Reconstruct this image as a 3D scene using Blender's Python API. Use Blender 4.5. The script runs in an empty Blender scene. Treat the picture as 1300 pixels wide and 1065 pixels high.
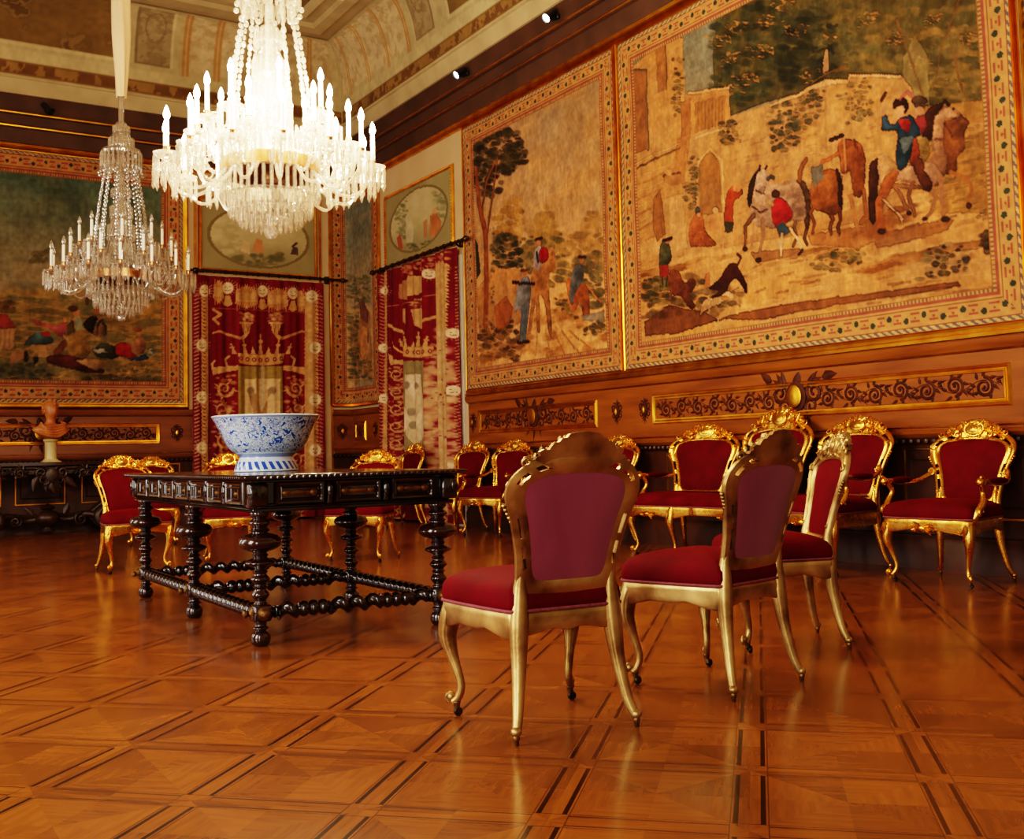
import bpy, math, random
import numpy as np
from mathutils import Vector, Matrix
PI = math.pi
rnd = random.Random(7)
SC = bpy.context.scene
COL = SC.collection
XR, YB, H = 7.24, 16.53, 0.98          # right wall, back wall, eye height

# ------------------------------------------------------------------ camera
F_PX, YAW, PITCH, ROLL = 1358.2, math.radians(32.128), math.radians(3.6645), math.radians(-1.361)
cy_, sy_, cp_, sp_ = math.cos(YAW), math.sin(YAW), math.cos(PITCH), math.sin(PITCH)
FW = Vector((sy_*cp_, cy_*cp_, sp_)); r_ = Vector((cy_, -sy_, 0)); u_ = r_.cross(FW)
c_, s_ = math.cos(ROLL), math.sin(ROLL)
RT = c_*r_ + s_*u_; UP = -s_*r_ + c_*u_
cam = bpy.data.objects.new('camera', bpy.data.cameras.new('camera')); COL.objects.link(cam)
cam.data.sensor_width = 36.0; cam.data.lens = 36.0*F_PX/1300; cam.data.shift_y = -45/1300
cam.data.clip_end = 100
mw = Matrix(((RT.x, UP.x, -FW.x, 0), (RT.y, UP.y, -FW.y, 0), (RT.z, UP.z, -FW.z, H), (0, 0, 0, 1)))
cam.matrix_world = mw
SC.camera = cam

def _ray(px, py):
    return FW + RT*((px-650)/F_PX) - UP*((py-487.5)/F_PX)
def on_right(px, py, X=XR):            # photograph point -> (y, z) on the right wall
    d = _ray(px, py); t = X/d.x; return d.y*t, H + d.z*t
def on_back(px, py, Y=YB):             # photograph point -> (x, z) on the back wall
    d = _ray(px, py); t = Y/d.y; return d.x*t, H + d.z*t

# ------------------------------------------------------------------ mesh building
def cr(pts, n=6, closed=False):
    """Catmull-Rom through control tuples, n steps per span."""
    P = np.array(pts, float); m = len(P); out = []
    for i in range(m if closed else m-1):
        if closed:
            a, b, c, d = P[(i-1) % m], P[i], P[(i+1) % m], P[(i+2) % m]
        else:
            b, c = P[i], P[i+1]
            a = P[i-1] if i else 2*b-c
            d = P[i+2] if i+2 < m else 2*c-b
        for k in range(n):
            t = k/n
            out.append(0.5*((2*b)+(-a+c)*t+(2*a-5*b+4*c-d)*t*t+(-a+3*b-3*c+d)*t**3))
    if not closed: out.append(P[-1])
    return [tuple(q) for q in out]

class MB:
    def __init__(s): s.v = []; s.f = []
    def add(s, vs, fs, fn=None):
        o = len(s.v)
        s.v += [tuple(fn(*p)) if fn else tuple(p) for p in vs]
        s.f += [tuple(i+o for i in f) for f in fs]
    def box(s, c, d, M=None, ch=0.0):
        x, y, z = d[0]/2, d[1]/2, d[2]/2
        if ch:
            e = min(ch, x*.9, y*.9, z*.9)
            ring = lambda zz: [(-x, -y+e, zz), (-x+e, -y, zz), (x-e, -y, zz), (x, -y+e, zz), (x, y-e, zz), (x-e, y, zz), (-x+e, y, zz), (-x, y-e, zz)]
            vs = []; fs = []
            vs += [(-x+e, -y+e, -z), (x-e, -y+e, -z), (x-e, y-e, -z), (-x+e, y-e, -z)]
            vs += ring(-z+e) + ring(z-e)
            vs += [(-x+e, -y+e, z), (x-e, -y+e, z), (x-e, y-e, z), (-x+e, y-e, z)]
            fs.append((3, 2, 1, 0)); fs.append((20, 21, 22, 23))
            cm = [0, 0, 1, 1, 2, 2, 3, 3]
            for i in range(8):
                j = (i+1) % 8
                fs.append((4+i, 4+j, 12+j, 12+i))
                a0, a1 = cm[i], cm[j]
                if a0 == a1:
                    fs.append((a0, 4+j, 4+i)); fs.append((12+i, 12+j, 20+a0))
                else:
                    fs.append((a0, a1, 4+j, 4+i)); fs.append((12+i, 12+j, 20+a1, 20+a0))
        else:
            vs = [(-x,-y,-z),(x,-y,-z),(x,y,-z),(-x,y,-z),(-x,-y,z),(x,-y,z),(x,y,z),(-x,y,z)]
            fs = [(3,2,1,0),(4,5,6,7),(0,1,5,4),(1,2,6,5),(2,3,7,6),(3,0,4,7)]
        C = Vector(c)
        s.add([(M @ Vector(p) if M else Vector(p)) + C for p in vs], fs)
        return s
    def span(s, x0, x1, y0, y1, z0, z1, ch=0.0):
        return s.box(((x0+x1)/2, (y0+y1)/2, (z0+z1)/2), (abs(x1-x0), abs(y1-y0), abs(z1-z0)), None, ch)
    def grid(s, rows, cu=False, cv=False):
        """rows of points -> quads; cu closes along a row, cv along the rows."""
        n = len(rows); m = len(rows[0]); vs = [p for r in rows for p in r]; fs = []
        for i in range(n if cv else n-1):
            for j in range(m if cu else m-1):
                a, b = i*m+j, i*m+(j+1) % m; c, d = ((i+1) % n)*m+(j+1) % m, ((i+1) % n)*m+j
                fs.append((a, b, c, d))
        s.add(vs, fs); return s
    def lathe(s, prof, n=16, c=(0,0,0), M=None, cap=True):
        C = Vector(c); rows = []
        for r, z in prof:
            row = []
            for k in range(n):
                a = 2*PI*k/n; p = Vector((r*math.cos(a), r*math.sin(a), z))
                row.append(tuple((M @ p if M else p) + C))
            rows.append(row)
        s.grid(rows, cu=True)
        o = len(s.v) - n*len(prof)
        if cap:
            if prof[0][0] > 1e-6: s.f.append(tuple(o+k for k in reversed(range(n))))
            if prof[-1][0] > 1e-6: s.f.append(tuple(o+n*(len(prof)-1)+k for k in range(n)))
        return s
    def ball(s, c, r, n=10, m=6, M=None):
        r3 = (r, r, r) if isinstance(r, (int, float)) else r
        C = Vector(c); rows = []
        for i in range(m+1):
            a = PI*i/m; zz = -math.cos(a); q = max(math.sin(a), 1e-4)
            row = []
            for k in range(n):
                b = 2*PI*k/n; p = Vector((r3[0]*q*math.cos(b), r3[1]*q*math.sin(b), r3[2]*zz))
                row.append(tuple((M @ p if M else p) + C))
            rows.append(row)
        s.grid(rows, cu=True); return s
    def tube(s, path, r=None, n=8, closed=False, sx=1.0, fn=None, cap=True):
        """path of (x,y,z[,r]); sx flattens the section sideways."""
        P = [Vector(p[:3]) for p in path]; m = len(P)
        R = [p[3] if len(p) > 3 else r for p in path]
        up = None; rows = []
        for i in range(m):
            a = P[i-1] if (i or closed) else P[i]; b = P[(i+1) % m] if (i < m-1 or closed) else P[i]
            t = (b-a); t = t.normalized() if t.length > 1e-9 else Vector((0,0,1))
            if up is None:
                up = Vector((0,0,1)) if abs(t.z) < .9 else Vector((0,1,0))
            e = t.cross(up)
            if e.length < 1e-6: e = t.cross(Vector((1,0,0)))
            e.normalize(); up = e.cross(t).normalized()
            rows.append([tuple(P[i] + e*(R[i]*sx*math.cos(2*PI*k/n)) + up*(R[i]*math.sin(2*PI*k/n))) for k in range(n)])
        o = len(s.v)
        if fn: rows = [[tuple(fn(*p)) for p in row] for row in rows]
        s.grid(rows, cu=True, cv=closed)
        if not closed and cap:
            s.f.append(tuple(o+k for k in reversed(range(n)))); s.f.append(tuple(o+n*(m-1)+k for k in range(n)))
        return s
    def prism(s, poly, w0, w1, fn):
        """2-D polygon (u,v) extruded from w0 to w1 through fn(u,v,w)."""
        n = len(poly)
        s.add([fn(u, v, w) for w in (w0, w1) for u, v in poly],
              [tuple(reversed(range(n))), tuple(range(n, 2*n))] + [(i, (i+1) % n, n+(i+1) % n, n+i) for i in range(n)])
        return s
    def build(s, name, m, parent=None, loc=None, sharp=40, sub=0, smooth=True):
        me = bpy.data.meshes.new(name); me.from_pydata(s.v, [], s.f); me.update()
        if smooth and len(me.polygons):
            me.polygons.foreach_set('use_smooth', [True]*len(me.polygons))
            try: me.set_sharp_from_angle(angle=math.radians(sharp))
            except Exception: pass
        me.materials.append(m)
        o = bpy.data.objects.new(name, me); COL.objects.link(o)
        if parent: o.parent = parent
        if loc: o.location = loc
        if sub:
            md = o.modifiers.new('s', 'SUBSURF'); md.levels = sub; md.render_levels = sub
        return o

def tag(o, label=None, cat=None, group=None, kind=None):
    if label: o['label'] = label
    if cat: o['category'] = cat
    if group: o['group'] = group
    if kind: o['kind'] = kind
    return o
def empty(name, loc=(0,0,0), rz=0.0, label=None, cat=None, group=None, kind=None):
    o = bpy.data.objects.new(name, None); COL.objects.link(o); o.location = loc; o.rotation_euler = (0,0,rz)
    o.empty_display_size = .1
    return tag(o, label, cat, group, kind)
def copy_tree(o, parent=None):
    c = o.copy(); COL.objects.link(c)
    if parent: c.parent = parent
    for ch in list(o.children): copy_tree(ch, c)
    return c
def struct(o): o['kind'] = 'structure'; return o

# ------------------------------------------------------------------ materials
def srgb(r, g, b):
    f = lambda c: (c/255/12.92) if c/255 <= .04045 else ((c/255+.055)/1.055)**2.4
    return (f(r), f(g), f(b), 1)
def new_mat(name):
    m = bpy.data.materials.new(name); m.use_nodes = True
    nt = m.node_tree; return m, nt, nt.nodes['Principled BSDF']
def noisy(name, c1, c2, rough=.5, metal=0.0, scale=8.0, stretch=(1,1,1), bump=0.0, bscale=None, detail=5, rr=.0, **kw):
    """Two colours mixed by noise, optional bump."""
    m, nt, b = new_mat(name); N = nt.nodes.new; L = nt.links.new
    tc = N('ShaderNodeTexCoord'); mp = N('ShaderNodeMapping'); mp.inputs['Scale'].default_value = stretch
    L(tc.outputs['Object'], mp.inputs['Vector'])
    no = N('ShaderNodeTexNoise'); no.inputs['Scale'].default_value = scale; no.inputs['Detail'].default_value = detail
    L(mp.outputs[0], no.inputs['Vector'])
    rp = N('ShaderNodeValToRGB'); e = rp.color_ramp.elements
    e[0].position = .32; e[1].position = .68; e[0].color = c1; e[1].color = c2
    L(no.outputs['Fac'], rp.inputs['Fac']); L(rp.outputs['Color'], b.inputs['Base Color'])
    b.inputs['Roughness'].default_value = rough; b.inputs['Metallic'].default_value = metal
    if rr:
        ma = N('ShaderNodeMapRange'); ma.inputs['To Min'].default_value = rough-rr; ma.inputs['To Max'].default_value = rough+rr
        L(no.outputs['Fac'], ma.inputs['Value']); L(ma.outputs[0], b.inputs['Roughness'])
    if bump:
        n2 = N('ShaderNodeTexNoise'); n2.inputs['Scale'].default_value = bscale or scale*4; n2.inputs['Detail'].default_value = 4
        L(mp.outputs[0], n2.inputs['Vector'])
        bp = N('ShaderNodeBump'); bp.inputs['Strength'].default_value = bump; bp.inputs['Distance'].default_value = .01
        L(n2.outputs['Fac'], bp.inputs['Height']); L(bp.outputs['Normal'], b.inputs['Normal'])
    for k, v in kw.items(): b.inputs[k.replace('_', ' ')].default_value = v
    return m
def painted(name, rough=.85, weave=True, spec=.2):
    m, nt, b = new_mat(name); N = nt.nodes.new; L = nt.links.new
    a = N('ShaderNodeAttribute'); a.attribute_name = 'paint'
    L(a.outputs['Color'], b.inputs['Base Color']); b.inputs['Roughness'].default_value = rough
    b.inputs['Specular IOR Level'].default_value = spec
    if weave:
        tc = N('ShaderNodeTexCoord'); no = N('ShaderNodeTexNoise'); no.inputs['Scale'].default_value = 60
        L(tc.outputs['Object'], no.inputs['Vector'])
        bp = N('ShaderNodeBump'); bp.inputs['Strength'].default_value = .15; bp.inputs['Distance'].default_value = .01
        L(no.outputs['Fac'], bp.inputs['Height']); L(bp.outputs['Normal'], b.inputs['Normal'])
    return m

M = {}
M['gilt'] = noisy('gilt', srgb(222,150,48), srgb(245,190,90), .27, 1.0, 14, bump=.12, bscale=90, rr=.06)
M['gilt_worn'] = noisy('gilt_worn', srgb(118,82,40), srgb(218,180,114), .36, .86, 6, bump=.12, bscale=60, rr=.1)
M['gilt_molding'] = noisy('gilt_molding', srgb(200,128,30), srgb(238,176,62), .3, 1.0, 5, bump=.06, bscale=60)
M['velvet'] = noisy('velvet', srgb(76,0,8), srgb(94,2,13), .75, 0, 6, bump=.12, bscale=200, Sheen_Weight=.08, Sheen_Roughness=.4, Sheen_Tint=srgb(255,50,50), Specular_IOR_Level=.08)
M['back_cloth'] = noisy('back_cloth', srgb(120,52,70), srgb(138,66,84), .6, 0, 6, (1,1,.12), bump=.05, bscale=120, Sheen_Weight=.15, Specular_IOR_Level=.3)
M['braid'] = noisy('braid', srgb(108,40,50), srgb(138,66,70), .8, 0, 90)
M['castor'] = noisy('castor', srgb(40,30,22), srgb(80,62,40), .35, .8, 30)
M['ebony'] = noisy('ebony', srgb(16,7,6), srgb(30,12,9), .18, 0, 5, (4,4,1), bump=.03, Coat_Weight=.7, Coat_Roughness=.1)
M['ebony_red'] = noisy('ebony_red', srgb(24,8,6), srgb(46,16,11), .16, 0, 5, (3,3,1), bump=.02, Coat_Weight=.8, Coat_Roughness=.08)
M['brass'] = noisy('brass', srgb(100,70,36), srgb(140,102,58), .42, .9, 25, bump=.2, bscale=80)
M['carved_oak'] = noisy('carved_oak', srgb(50,22,8), srgb(80,37,14), .6, 0, 10, bump=.12, bscale=60, Specular_IOR_Level=.2)
M['walnut_dark'] = noisy('walnut_dark', srgb(38,22,14), srgb(66,38,22), .38, 0, 7, bump=.1, bscale=40)
M['oak'] = noisy('oak', srgb(126,66,26), srgb(158,88,38), .36, 0, 3.5, (3,3,.35), bump=.04, bscale=22)
M['oak_grain_y'] = noisy('oak_grain_y', srgb(114,58,13), srgb(150,84,24), .5, 0, 3.5, (3,.35,3), bump=.04, bscale=22, Specular_IOR_Level=.2)
M['oak_grain_x'] = noisy('oak_grain_x', srgb(104,54,20), srgb(140,78,32), .45, 0, 3.5, (.35,3,3), bump=.04, bscale=22)
M['oak_shade'] = noisy('oak_shade', srgb(50,24,10), srgb(74,36,15), .5, 0, 4, (3,1,1), bump=.05)  # darker lower oak, with the shade under the ledge put into its colour
M['cornice_brown'] = noisy('cornice_brown', srgb(66,42,26), srgb(84,54,34), .7, 0, 3)
M['wall_cream'] = noisy('wall_cream', srgb(206,172,126), srgb(216,184,140), .8, 0, 2)
M['plaster'] = noisy('plaster', srgb(182,160,116), srgb(202,180,134), .8, 0, 3)
M['plaster_grey'] = noisy('plaster_grey', srgb(160,142,104), srgb(176,156,116), .8, 0, 3)
M['jamb_white'] = noisy('jamb_white', srgb(205,190,170), srgb(218,204,186), .6, 0, 3)
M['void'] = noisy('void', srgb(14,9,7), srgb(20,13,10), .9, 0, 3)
M['iron'] = noisy('iron', srgb(60,46,32), srgb(84,64,44), .4, .8, 20)
M['black_plastic'] = noisy('black_plastic', srgb(16,15,15), srgb(26,24,24), .45, 0, 20)
M['terracotta'] = noisy('terracotta', srgb(168,92,40), srgb(206,130,66), .35, 0, 7, bump=.08, bscale=30)
M['onyx'] = noisy('onyx', srgb(176,150,90), srgb(228,208,150), .25, 0, 6, (1,1,.4))
M['ribbon'] = noisy('ribbon', srgb(222,190,150), srgb(236,206,168), .7, 0, 3, (6,6,.2), bump=.1)
M['wax'] = noisy('wax', srgb(240,234,220), srgb(250,246,236), .5, 0, 5)
M['chandelier_brass'] = noisy('chandelier_brass', srgb(150,100,60), srgb(190,140,90), .3, .9, 20)
M['tapestry'] = painted('tapestry'); M['curtain_cloth'] = painted('curtain_cloth', .8); M['fresco'] = painted('fresco', .85, False)

def emis(name, col, st, sample='NONE'):
    m, nt, b = new_mat(name)
    b.inputs['Base Color'].default_value = (0.8,.8,.8,1); b.inputs['Emission Color'].default_value = col; b.inputs['Emission Strength'].default_value = st
    m.cycles.emission_sampling = sample
    return m
M['bulb_lit'] = emis('bulb_lit', (1,.86,.62,1), 40)
M['spot_lens'] = emis('spot_lens', (.85,1,.95,1), 9)

def crystal(name, tint, refl, milk=.3):
    """Cut lead crystal: clear body, bright facets, a little milky scatter."""
    m, nt, b = new_mat(name); N = nt.nodes.new; L = nt.links.new
    out = nt.nodes['Material Output']; nt.nodes.remove(b)
    tr = N('ShaderNodeBsdfTransparent'); tr.inputs[0].default_value = (.96,.94,.9,1)
    gl = N('ShaderNodeBsdfGlossy'); gl.inputs['Roughness'].default_value = .03; gl.inputs['Color'].default_value = (1,.97,.92,1)
    tl = N('ShaderNodeBsdfTranslucent'); tl.inputs[0].default_value = tint
    df = N('ShaderNodeBsdfDiffuse'); df.inputs[0].default_value = tint
    lw = N('ShaderNodeLayerWeight'); lw.inputs['Blend'].default_value = .45
    mr = N('ShaderNodeMapRange'); mr.inputs['To Min'].default_value = refl*.55; mr.inputs['To Max'].default_value = min(1, refl*1.7)
    L(lw.outputs['Facing'], mr.inputs['Value'])
    a = N('ShaderNodeMixShader'); a.inputs[0].default_value = .5; L(tl.outputs[0], a.inputs[1]); L(df.outputs[0], a.inputs[2])
    c = N('ShaderNodeMixShader'); c.inputs[0].default_value = milk; L(tr.outputs[0], c.inputs[1]); L(a.outputs[0], c.inputs[2])
    d = N('ShaderNodeMixShader'); L(mr.outputs[0], d.inputs[0]); L(c.outputs[0], d.inputs[1]); L(gl.outputs[0], d.inputs[2])
    L(d.outputs[0], out.inputs['Surface'])
    return m
M['crystal'] = crystal('crystal', (.92,.88,.8,1), .42, .2)
# ------------------------------------------------------------------ painter: woven pictures as vertex colours
def lin(c):
    c = np.asarray(c, float)/255.0
    return np.where(c <= .04045, c/12.92, ((c+.055)/1.055)**2.4)
def fbm(h, w, cell, seed, octv=4):
    g = np.random.default_rng(seed); out = np.zeros((h, w)); amp = 1; tot = 0
    for o in range(octv):
        cy = max(cell[1]/2**o, 1.0); cx = max(cell[0]/2**o, 1.0)
        gh, gw = int(h/cy)+3, int(w/cx)+3; a = g.random((gh, gw))
        y = np.arange(h)/cy; x = np.arange(w)/cx
        yi = y.astype(int); xi = x.astype(int); fy = (y-yi); fx = (x-xi)
        fy = (fy*fy*(3-2*fy))[:, None]; fx = (fx*fx*(3-2*fx))[None]
        A = a[yi][:, xi]; B_ = a[yi][:, xi+1]; C_ = a[yi+1][:, xi]; D_ = a[yi+1][:, xi+1]
        out += amp*((A*(1-fx)+B_*fx)*(1-fy)+(C_*(1-fx)+D_*fx)*fy); tot += amp; amp *= .55
    return out/tot

class Canvas:
    """Rectangle u0..u1, v0..v1 (metres on a wall). Shapes are given in sheet units turned into (u,v) by self.map."""
    def __init__(s, u0, u1, v0, v1, res, mapf, seed=1):
        s.u0, s.u1, s.v0, s.v1 = u0, u1, v0, v1
        s.W = max(2, int((u1-u0)/res)); s.Hh = max(2, int((v1-v0)/res)); s.map = mapf; s.seed = seed
        s.U, s.V = np.meshgrid(np.linspace(u0, u1, s.W), np.linspace(v0, v1, s.Hh))
        s.a = np.zeros((s.Hh, s.W, 3)); s.org = (0, 0, 1.0); s.k = 0; s.sm = False
    def zoom(s, x, y, sc): s.org = (x, y, sc); return s
    def P(s, pts):
        x0, y0, sc = s.org
        return np.array([s.map(x0+px/sc, y0+py/sc) for px, py in pts])
    def fill(s, c): s.a[:] = c
    def n(s, cell, octv=4):
        s.k += 1; return fbm(s.Hh, s.W, cell, s.seed*100+s.k, octv)
    def _win(s, lo, hi):
        j0 = int(np.clip((lo[0]-s.u0)/(s.u1-s.u0)*(s.W-1)-1, 0, s.W)); j1 = int(np.clip((hi[0]-s.u0)/(s.u1-s.u0)*(s.W-1)+3, 0, s.W))
        i0 = int(np.clip((lo[1]-s.v0)/(s.v1-s.v0)*(s.Hh-1)-1, 0, s.Hh)); i1 = int(np.clip((hi[1]-s.v0)/(s.v1-s.v0)*(s.Hh-1)+3, 0, s.Hh))
        return (slice(i0, i1), slice(j0, j1)) if i1 > i0 and j1 > j0 else None
    def mix(s, w, mask, col, var=.12):
        col = np.asarray(col, float)
        if var:
            s.k += 1; h, q = mask.shape
            nz = (fbm(h, q, (9, 9), s.seed*100+s.k, 3)-.5)*2*var
            col = col*(1+nz[..., None])
        s.a[w] = s.a[w]*(1-mask[..., None])+col*mask[..., None]
    def inside(s, Q, w):
        U, V = s.U[w], s.V[w]; ins = np.zeros(U.shape, bool); n = len(Q)
        for i in range(n):
            (x1, y1), (x2, y2) = Q[i], Q[(i+1) % n]
            if y1 == y2: continue
            c = (y1 > V) != (y2 > V)
            ins ^= c & (U < (x2-x1)*(V-y1)/(y2-y1)+x1)
        return ins
    def poly(s, pts, col, al=1.0, var=.12, smooth=False, raw=False):
        Q = np.array(pts, float) if raw else s.P(pts)
        if smooth or (s.sm and not raw and len(pts) > 4): Q = np.array(cr([tuple(q) for q in Q], 5, True)); smooth = True
        w = s._win(Q.min(0), Q.max(0))
        if w:
            ms = s.inside(Q, w)*float(al)
            if smooth:       # woven modelling: lit from the upper left, hatched towards the edge
                lo, hi = Q.min(0), Q.max(0); sg = -1 if s.map(10, 0)[0] < s.map(0, 0)[0] else 1
                tv = (s.V[w]-lo[1])/max(hi[1]-lo[1], 1e-6); tu = (s.U[w]-lo[0])/max(hi[0]-lo[0], 1e-6)
                if sg < 0: tu = 1-tu
                s.k += 1; h, q = ms.shape; nz = fbm(h, q, (7, 5), s.seed*77+s.k, 3)
                g = .8+.3*tv-.22*tu+.5*(nz-.5)
                col = np.asarray(col, float)*np.clip(g, .5, 1.25)[..., None]
            s.mix(w, ms, col, var)
        return s
    def blob(s, x, y, rx, ry, col, al=1.0, hard=.25, var=.1):
        c = s.P([(x, y)])[0]; e = s.P([(x+rx, y)])[0]-c; f = s.P([(x, y+ry)])[0]-c
        R = np.abs(e)+np.abs(f); w = s._win(c-R, c+R)
        if not w: return s
        det = e[0]*f[1]-e[1]*f[0]
        if abs(det) < 1e-9: return s
        du, dv = s.U[w]-c[0], s.V[w]-c[1]
        p = (du*f[1]-dv*f[0])/det; q = (-du*e[1]+dv*e[0])/det
        d = np.sqrt(p*p+q*q); s.mix(w, np.clip((1-d)/hard, 0, 1)*al, col, var); return s
    def line(s, pts, wd, col, al=1.0, var=.1, wd2=None):
        """stroke; widths in sheet units."""
        Q = s.P(pts); x0, y0, sc = s.org
        k = abs(s.map(x0+pts[0][0]/sc, y0+pts[0][1]/sc+1)[1]-s.map(x0+pts[0][0]/sc, y0+pts[0][1]/sc)[1])/sc
        r = wd*k*.5; r2 = (wd2 if wd2 is not None else wd)*k*.5; m = len(Q)-1
        for i in range(m):
            a, b = Q[i], Q[i+1]; ra = r+(r2-r)*i/max(m, 1); rb = r+(r2-r)*(i+1)/max(m, 1); R = max(ra, rb, .004)
            w = s._win(np.minimum(a, b)-R, np.maximum(a, b)+R)
            if not w: continue
            d = b-a; L2 = max(d@d, 1e-12)
            t = np.clip(((s.U[w]-a[0])*d[0]+(s.V[w]-a[1])*d[1])/L2, 0, 1)
            dist = np.hypot(s.U[w]-a[0]-t*d[0], s.V[w]-a[1]-t*d[1]); rr = np.maximum(ra+(rb-ra)*t, .003)
            s.mix(w, np.clip((rr-dist)/(.35*rr)+.3, 0, 1)*al, col, var)
        return s
    def leaves(s, pts, cols, n, size, al=.85, smooth=False):
        """speckle a region with leaf dabs."""
        g = random.Random(s.seed*31+n); xs = [p[0] for p in pts]; ys = [p[1] for p in pts]
        def ins(x, y):
            c = False
            for i in range(len(pts)):
                (x1, y1), (x2, y2) = pts[i], pts[(i+1) % len(pts)]
                if (y1 > y) != (y2 > y) and x < (x2-x1)*(y-y1)/(y2-y1)+x1: c = not c
            return c
        k = 0; tries = 0
        while k < n and tries < n*12:
            tries += 1; x = g.uniform(min(xs), max(xs)); y = g.uniform(min(ys), max(ys))
            if not ins(x, y): continue
            q = g.uniform(.5, 1.3)*size
            s.blob(x, y, q*g.uniform(.7, 1.5), q*g.uniform(.4, .9), g.choice(cols), al*g.uniform(.6, 1), .5, 0); k += 1
        return s
    def tint(s, cell, amt, octv=4):
        s.a *= (1+(s.n(cell, octv)[..., None]-.5)*2*amt)
    def weave(s, warp=3.0, ink=.5):
        """loosen drawn edges, ink the contours, lay in the warp threads."""
        h, w = s.Hh, s.W; yy, xx = np.mgrid[0:h, 0:w].astype(float)
        for cell, k in (((18, 18), warp), ((5, 5), warp*.3)):
            dx = (s.n(cell, 3)-.5)*2*k*1.6; dy = (s.n(cell, 3)-.5)*2*k*1.6
            ix = np.clip(np.rint(xx+dx), 0, w-1).astype(int); iy = np.clip(np.rint(yy+dy), 0, h-1).astype(int); s.a = s.a[iy, ix]
        L_ = s.a @ np.array([.3,.55,.15]); gy, gx = np.gradient(L_); g = np.hypot(gx, gy)
        s.a *= (1-np.clip((g-5)/45, 0, 1)*ink*(.5+s.n((20, 20), 3)))[..., None]
        s.tint((1.6, 30), .045, 2); s.tint((40, 1.6), .04, 2); s.tint((3, 4), .13, 2); s.tint((10, 14), .16, 3)
        # hue drift of faded dyes
        q = (s.n((30, 30), 4)-.5)[..., None]; s.a *= 1+q*np.array([.10, .02, -.16])
    def border(s, wd, off=0.0):
        """woven border: rope edge, ochre field of little flowers, striped inner edge."""
        U, V = s.U, s.V
        d = np.minimum(np.minimum(U-s.u0, s.u1-U), np.minimum(V-s.v0, s.v1-V))
        lu = np.minimum(U-s.u0, s.u1-U); lv = np.minimum(V-s.v0, s.v1-V)
        along = np.where(lu < lv, V, U)
        t = d/wd; och = np.array([182,126,72.]); B_ = np.zeros_like(s.a)+och
        nz = s.n((6, 6), 3)[..., None]; B_ *= .88+.26*nz
        def put(m, c): B_[m] = np.array(c, float)*(.85+.3*nz[m])
        rope = ((along/.075-d/.05) % 1) < .5
        put((t < .17) & rope, (96,86,82)); put((t < .17) & ~rope, (196,150,92)); put((t >= .15) & (t < .19), (128,62,40))
        ph = along/.17; fr = (ph % 1)-.5; row = np.floor(ph) % 2
        mid = .44+np.where(row > 0, .06, -.06)
        fl = ((fr*.17)**2+((t-mid)*wd)**2) < .026**2; put(fl, (50,56,42))
        ln = (np.abs(fr) > .26) & (np.abs(t-.33) < .035); put(ln, (146,72,54))
        ln = (np.abs(fr) > .26) & (np.abs(t-.56) < .035); put(ln, (146,72,54))
        sp = (((np.abs(fr)-.5)*.17)**2+((t-.44)*wd)**2) < .013**2; put(sp, (150,70,46))
        put((t > .68) & (t < .71), (120,64,42)); put((t > .76) & (t < .86), (142,70,54))
        tk = ((along/.035) % 1) < .45
        put((t > .87) & (t < .95) & tk, (110,82,60)); put((t > .955), (140,84,44))
        m = (t < 1)[..., None]; s.a = np.where(m, B_, s.a)
    def mesh(s, name, mat, fn, parent=None, flip=False):
        """fn(u,v arrays) -> (h,w,3) positions."""
        pos = fn(s.U, s.V).reshape(-1, 3); h, w = s.Hh, s.W
        idx = np.arange(h*w).reshape(h, w)
        q = np.stack([idx[:-1, :-1], idx[:-1, 1:], idx[1:, 1:], idx[1:, :-1]], -1).reshape(-1, 4)
        if flip: q = q[:, ::-1]
        me = bpy.data.meshes.new(name); me.vertices.add(h*w); me.vertices.foreach_set('co', pos.astype(np.float32).ravel())
        nf = len(q); me.loops.add(nf*4); me.loops.foreach_set('vertex_index', q.astype(np.int32).ravel())
        me.polygons.add(nf); me.polygons.foreach_set('loop_start', (np.arange(nf)*4).astype(np.int32))
        me.polygons.foreach_set('use_smooth', np.ones(nf, bool)); me.update()
        at = me.color_attributes.new('paint', 'FLOAT_COLOR', 'POINT')
        c = np.ones((h*w, 4), np.float32); c[:, :3] = lin(np.clip(s.a, 0, 255)).reshape(-1, 3)
        at.data.foreach_set('color', c.ravel()); me.validate()
        me.materials.append(mat); o = bpy.data.objects.new(name, me); COL.objects.link(o)
        if parent: o.parent = parent
        return o
# ------------------------------------------------------------------ the pictures
DK, BR, TN, LT = (62,38,22), (128,76,38), (204,152,92), (226,186,126)
def sky(c, top, low, cl, v_low, v_top):
    t = np.clip((c.V-v_low)/(v_top-v_low), 0, 1)[..., None]
    c.a = np.array(low, float)*(1-t)+np.array(top, float)*t
    n = c.n((70, 22), 5)[..., None]; m = np.clip((n-.5)*4, 0, 1)*.8
    c.a = c.a*(1-m)+np.array(cl, float)*m
def streak(c, v0, v1, cols, cell=(60, 9)):
    n = c.n(cell, 4); k = np.clip((n-.25)*2*len(cols), 0, len(cols)-1e-3)
    i = k.astype(int); C = np.array(list(cols)+[cols[-1]], float); f = (k-i)[..., None]
    return C[i]*(1-f)+C[i+1]*f

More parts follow.
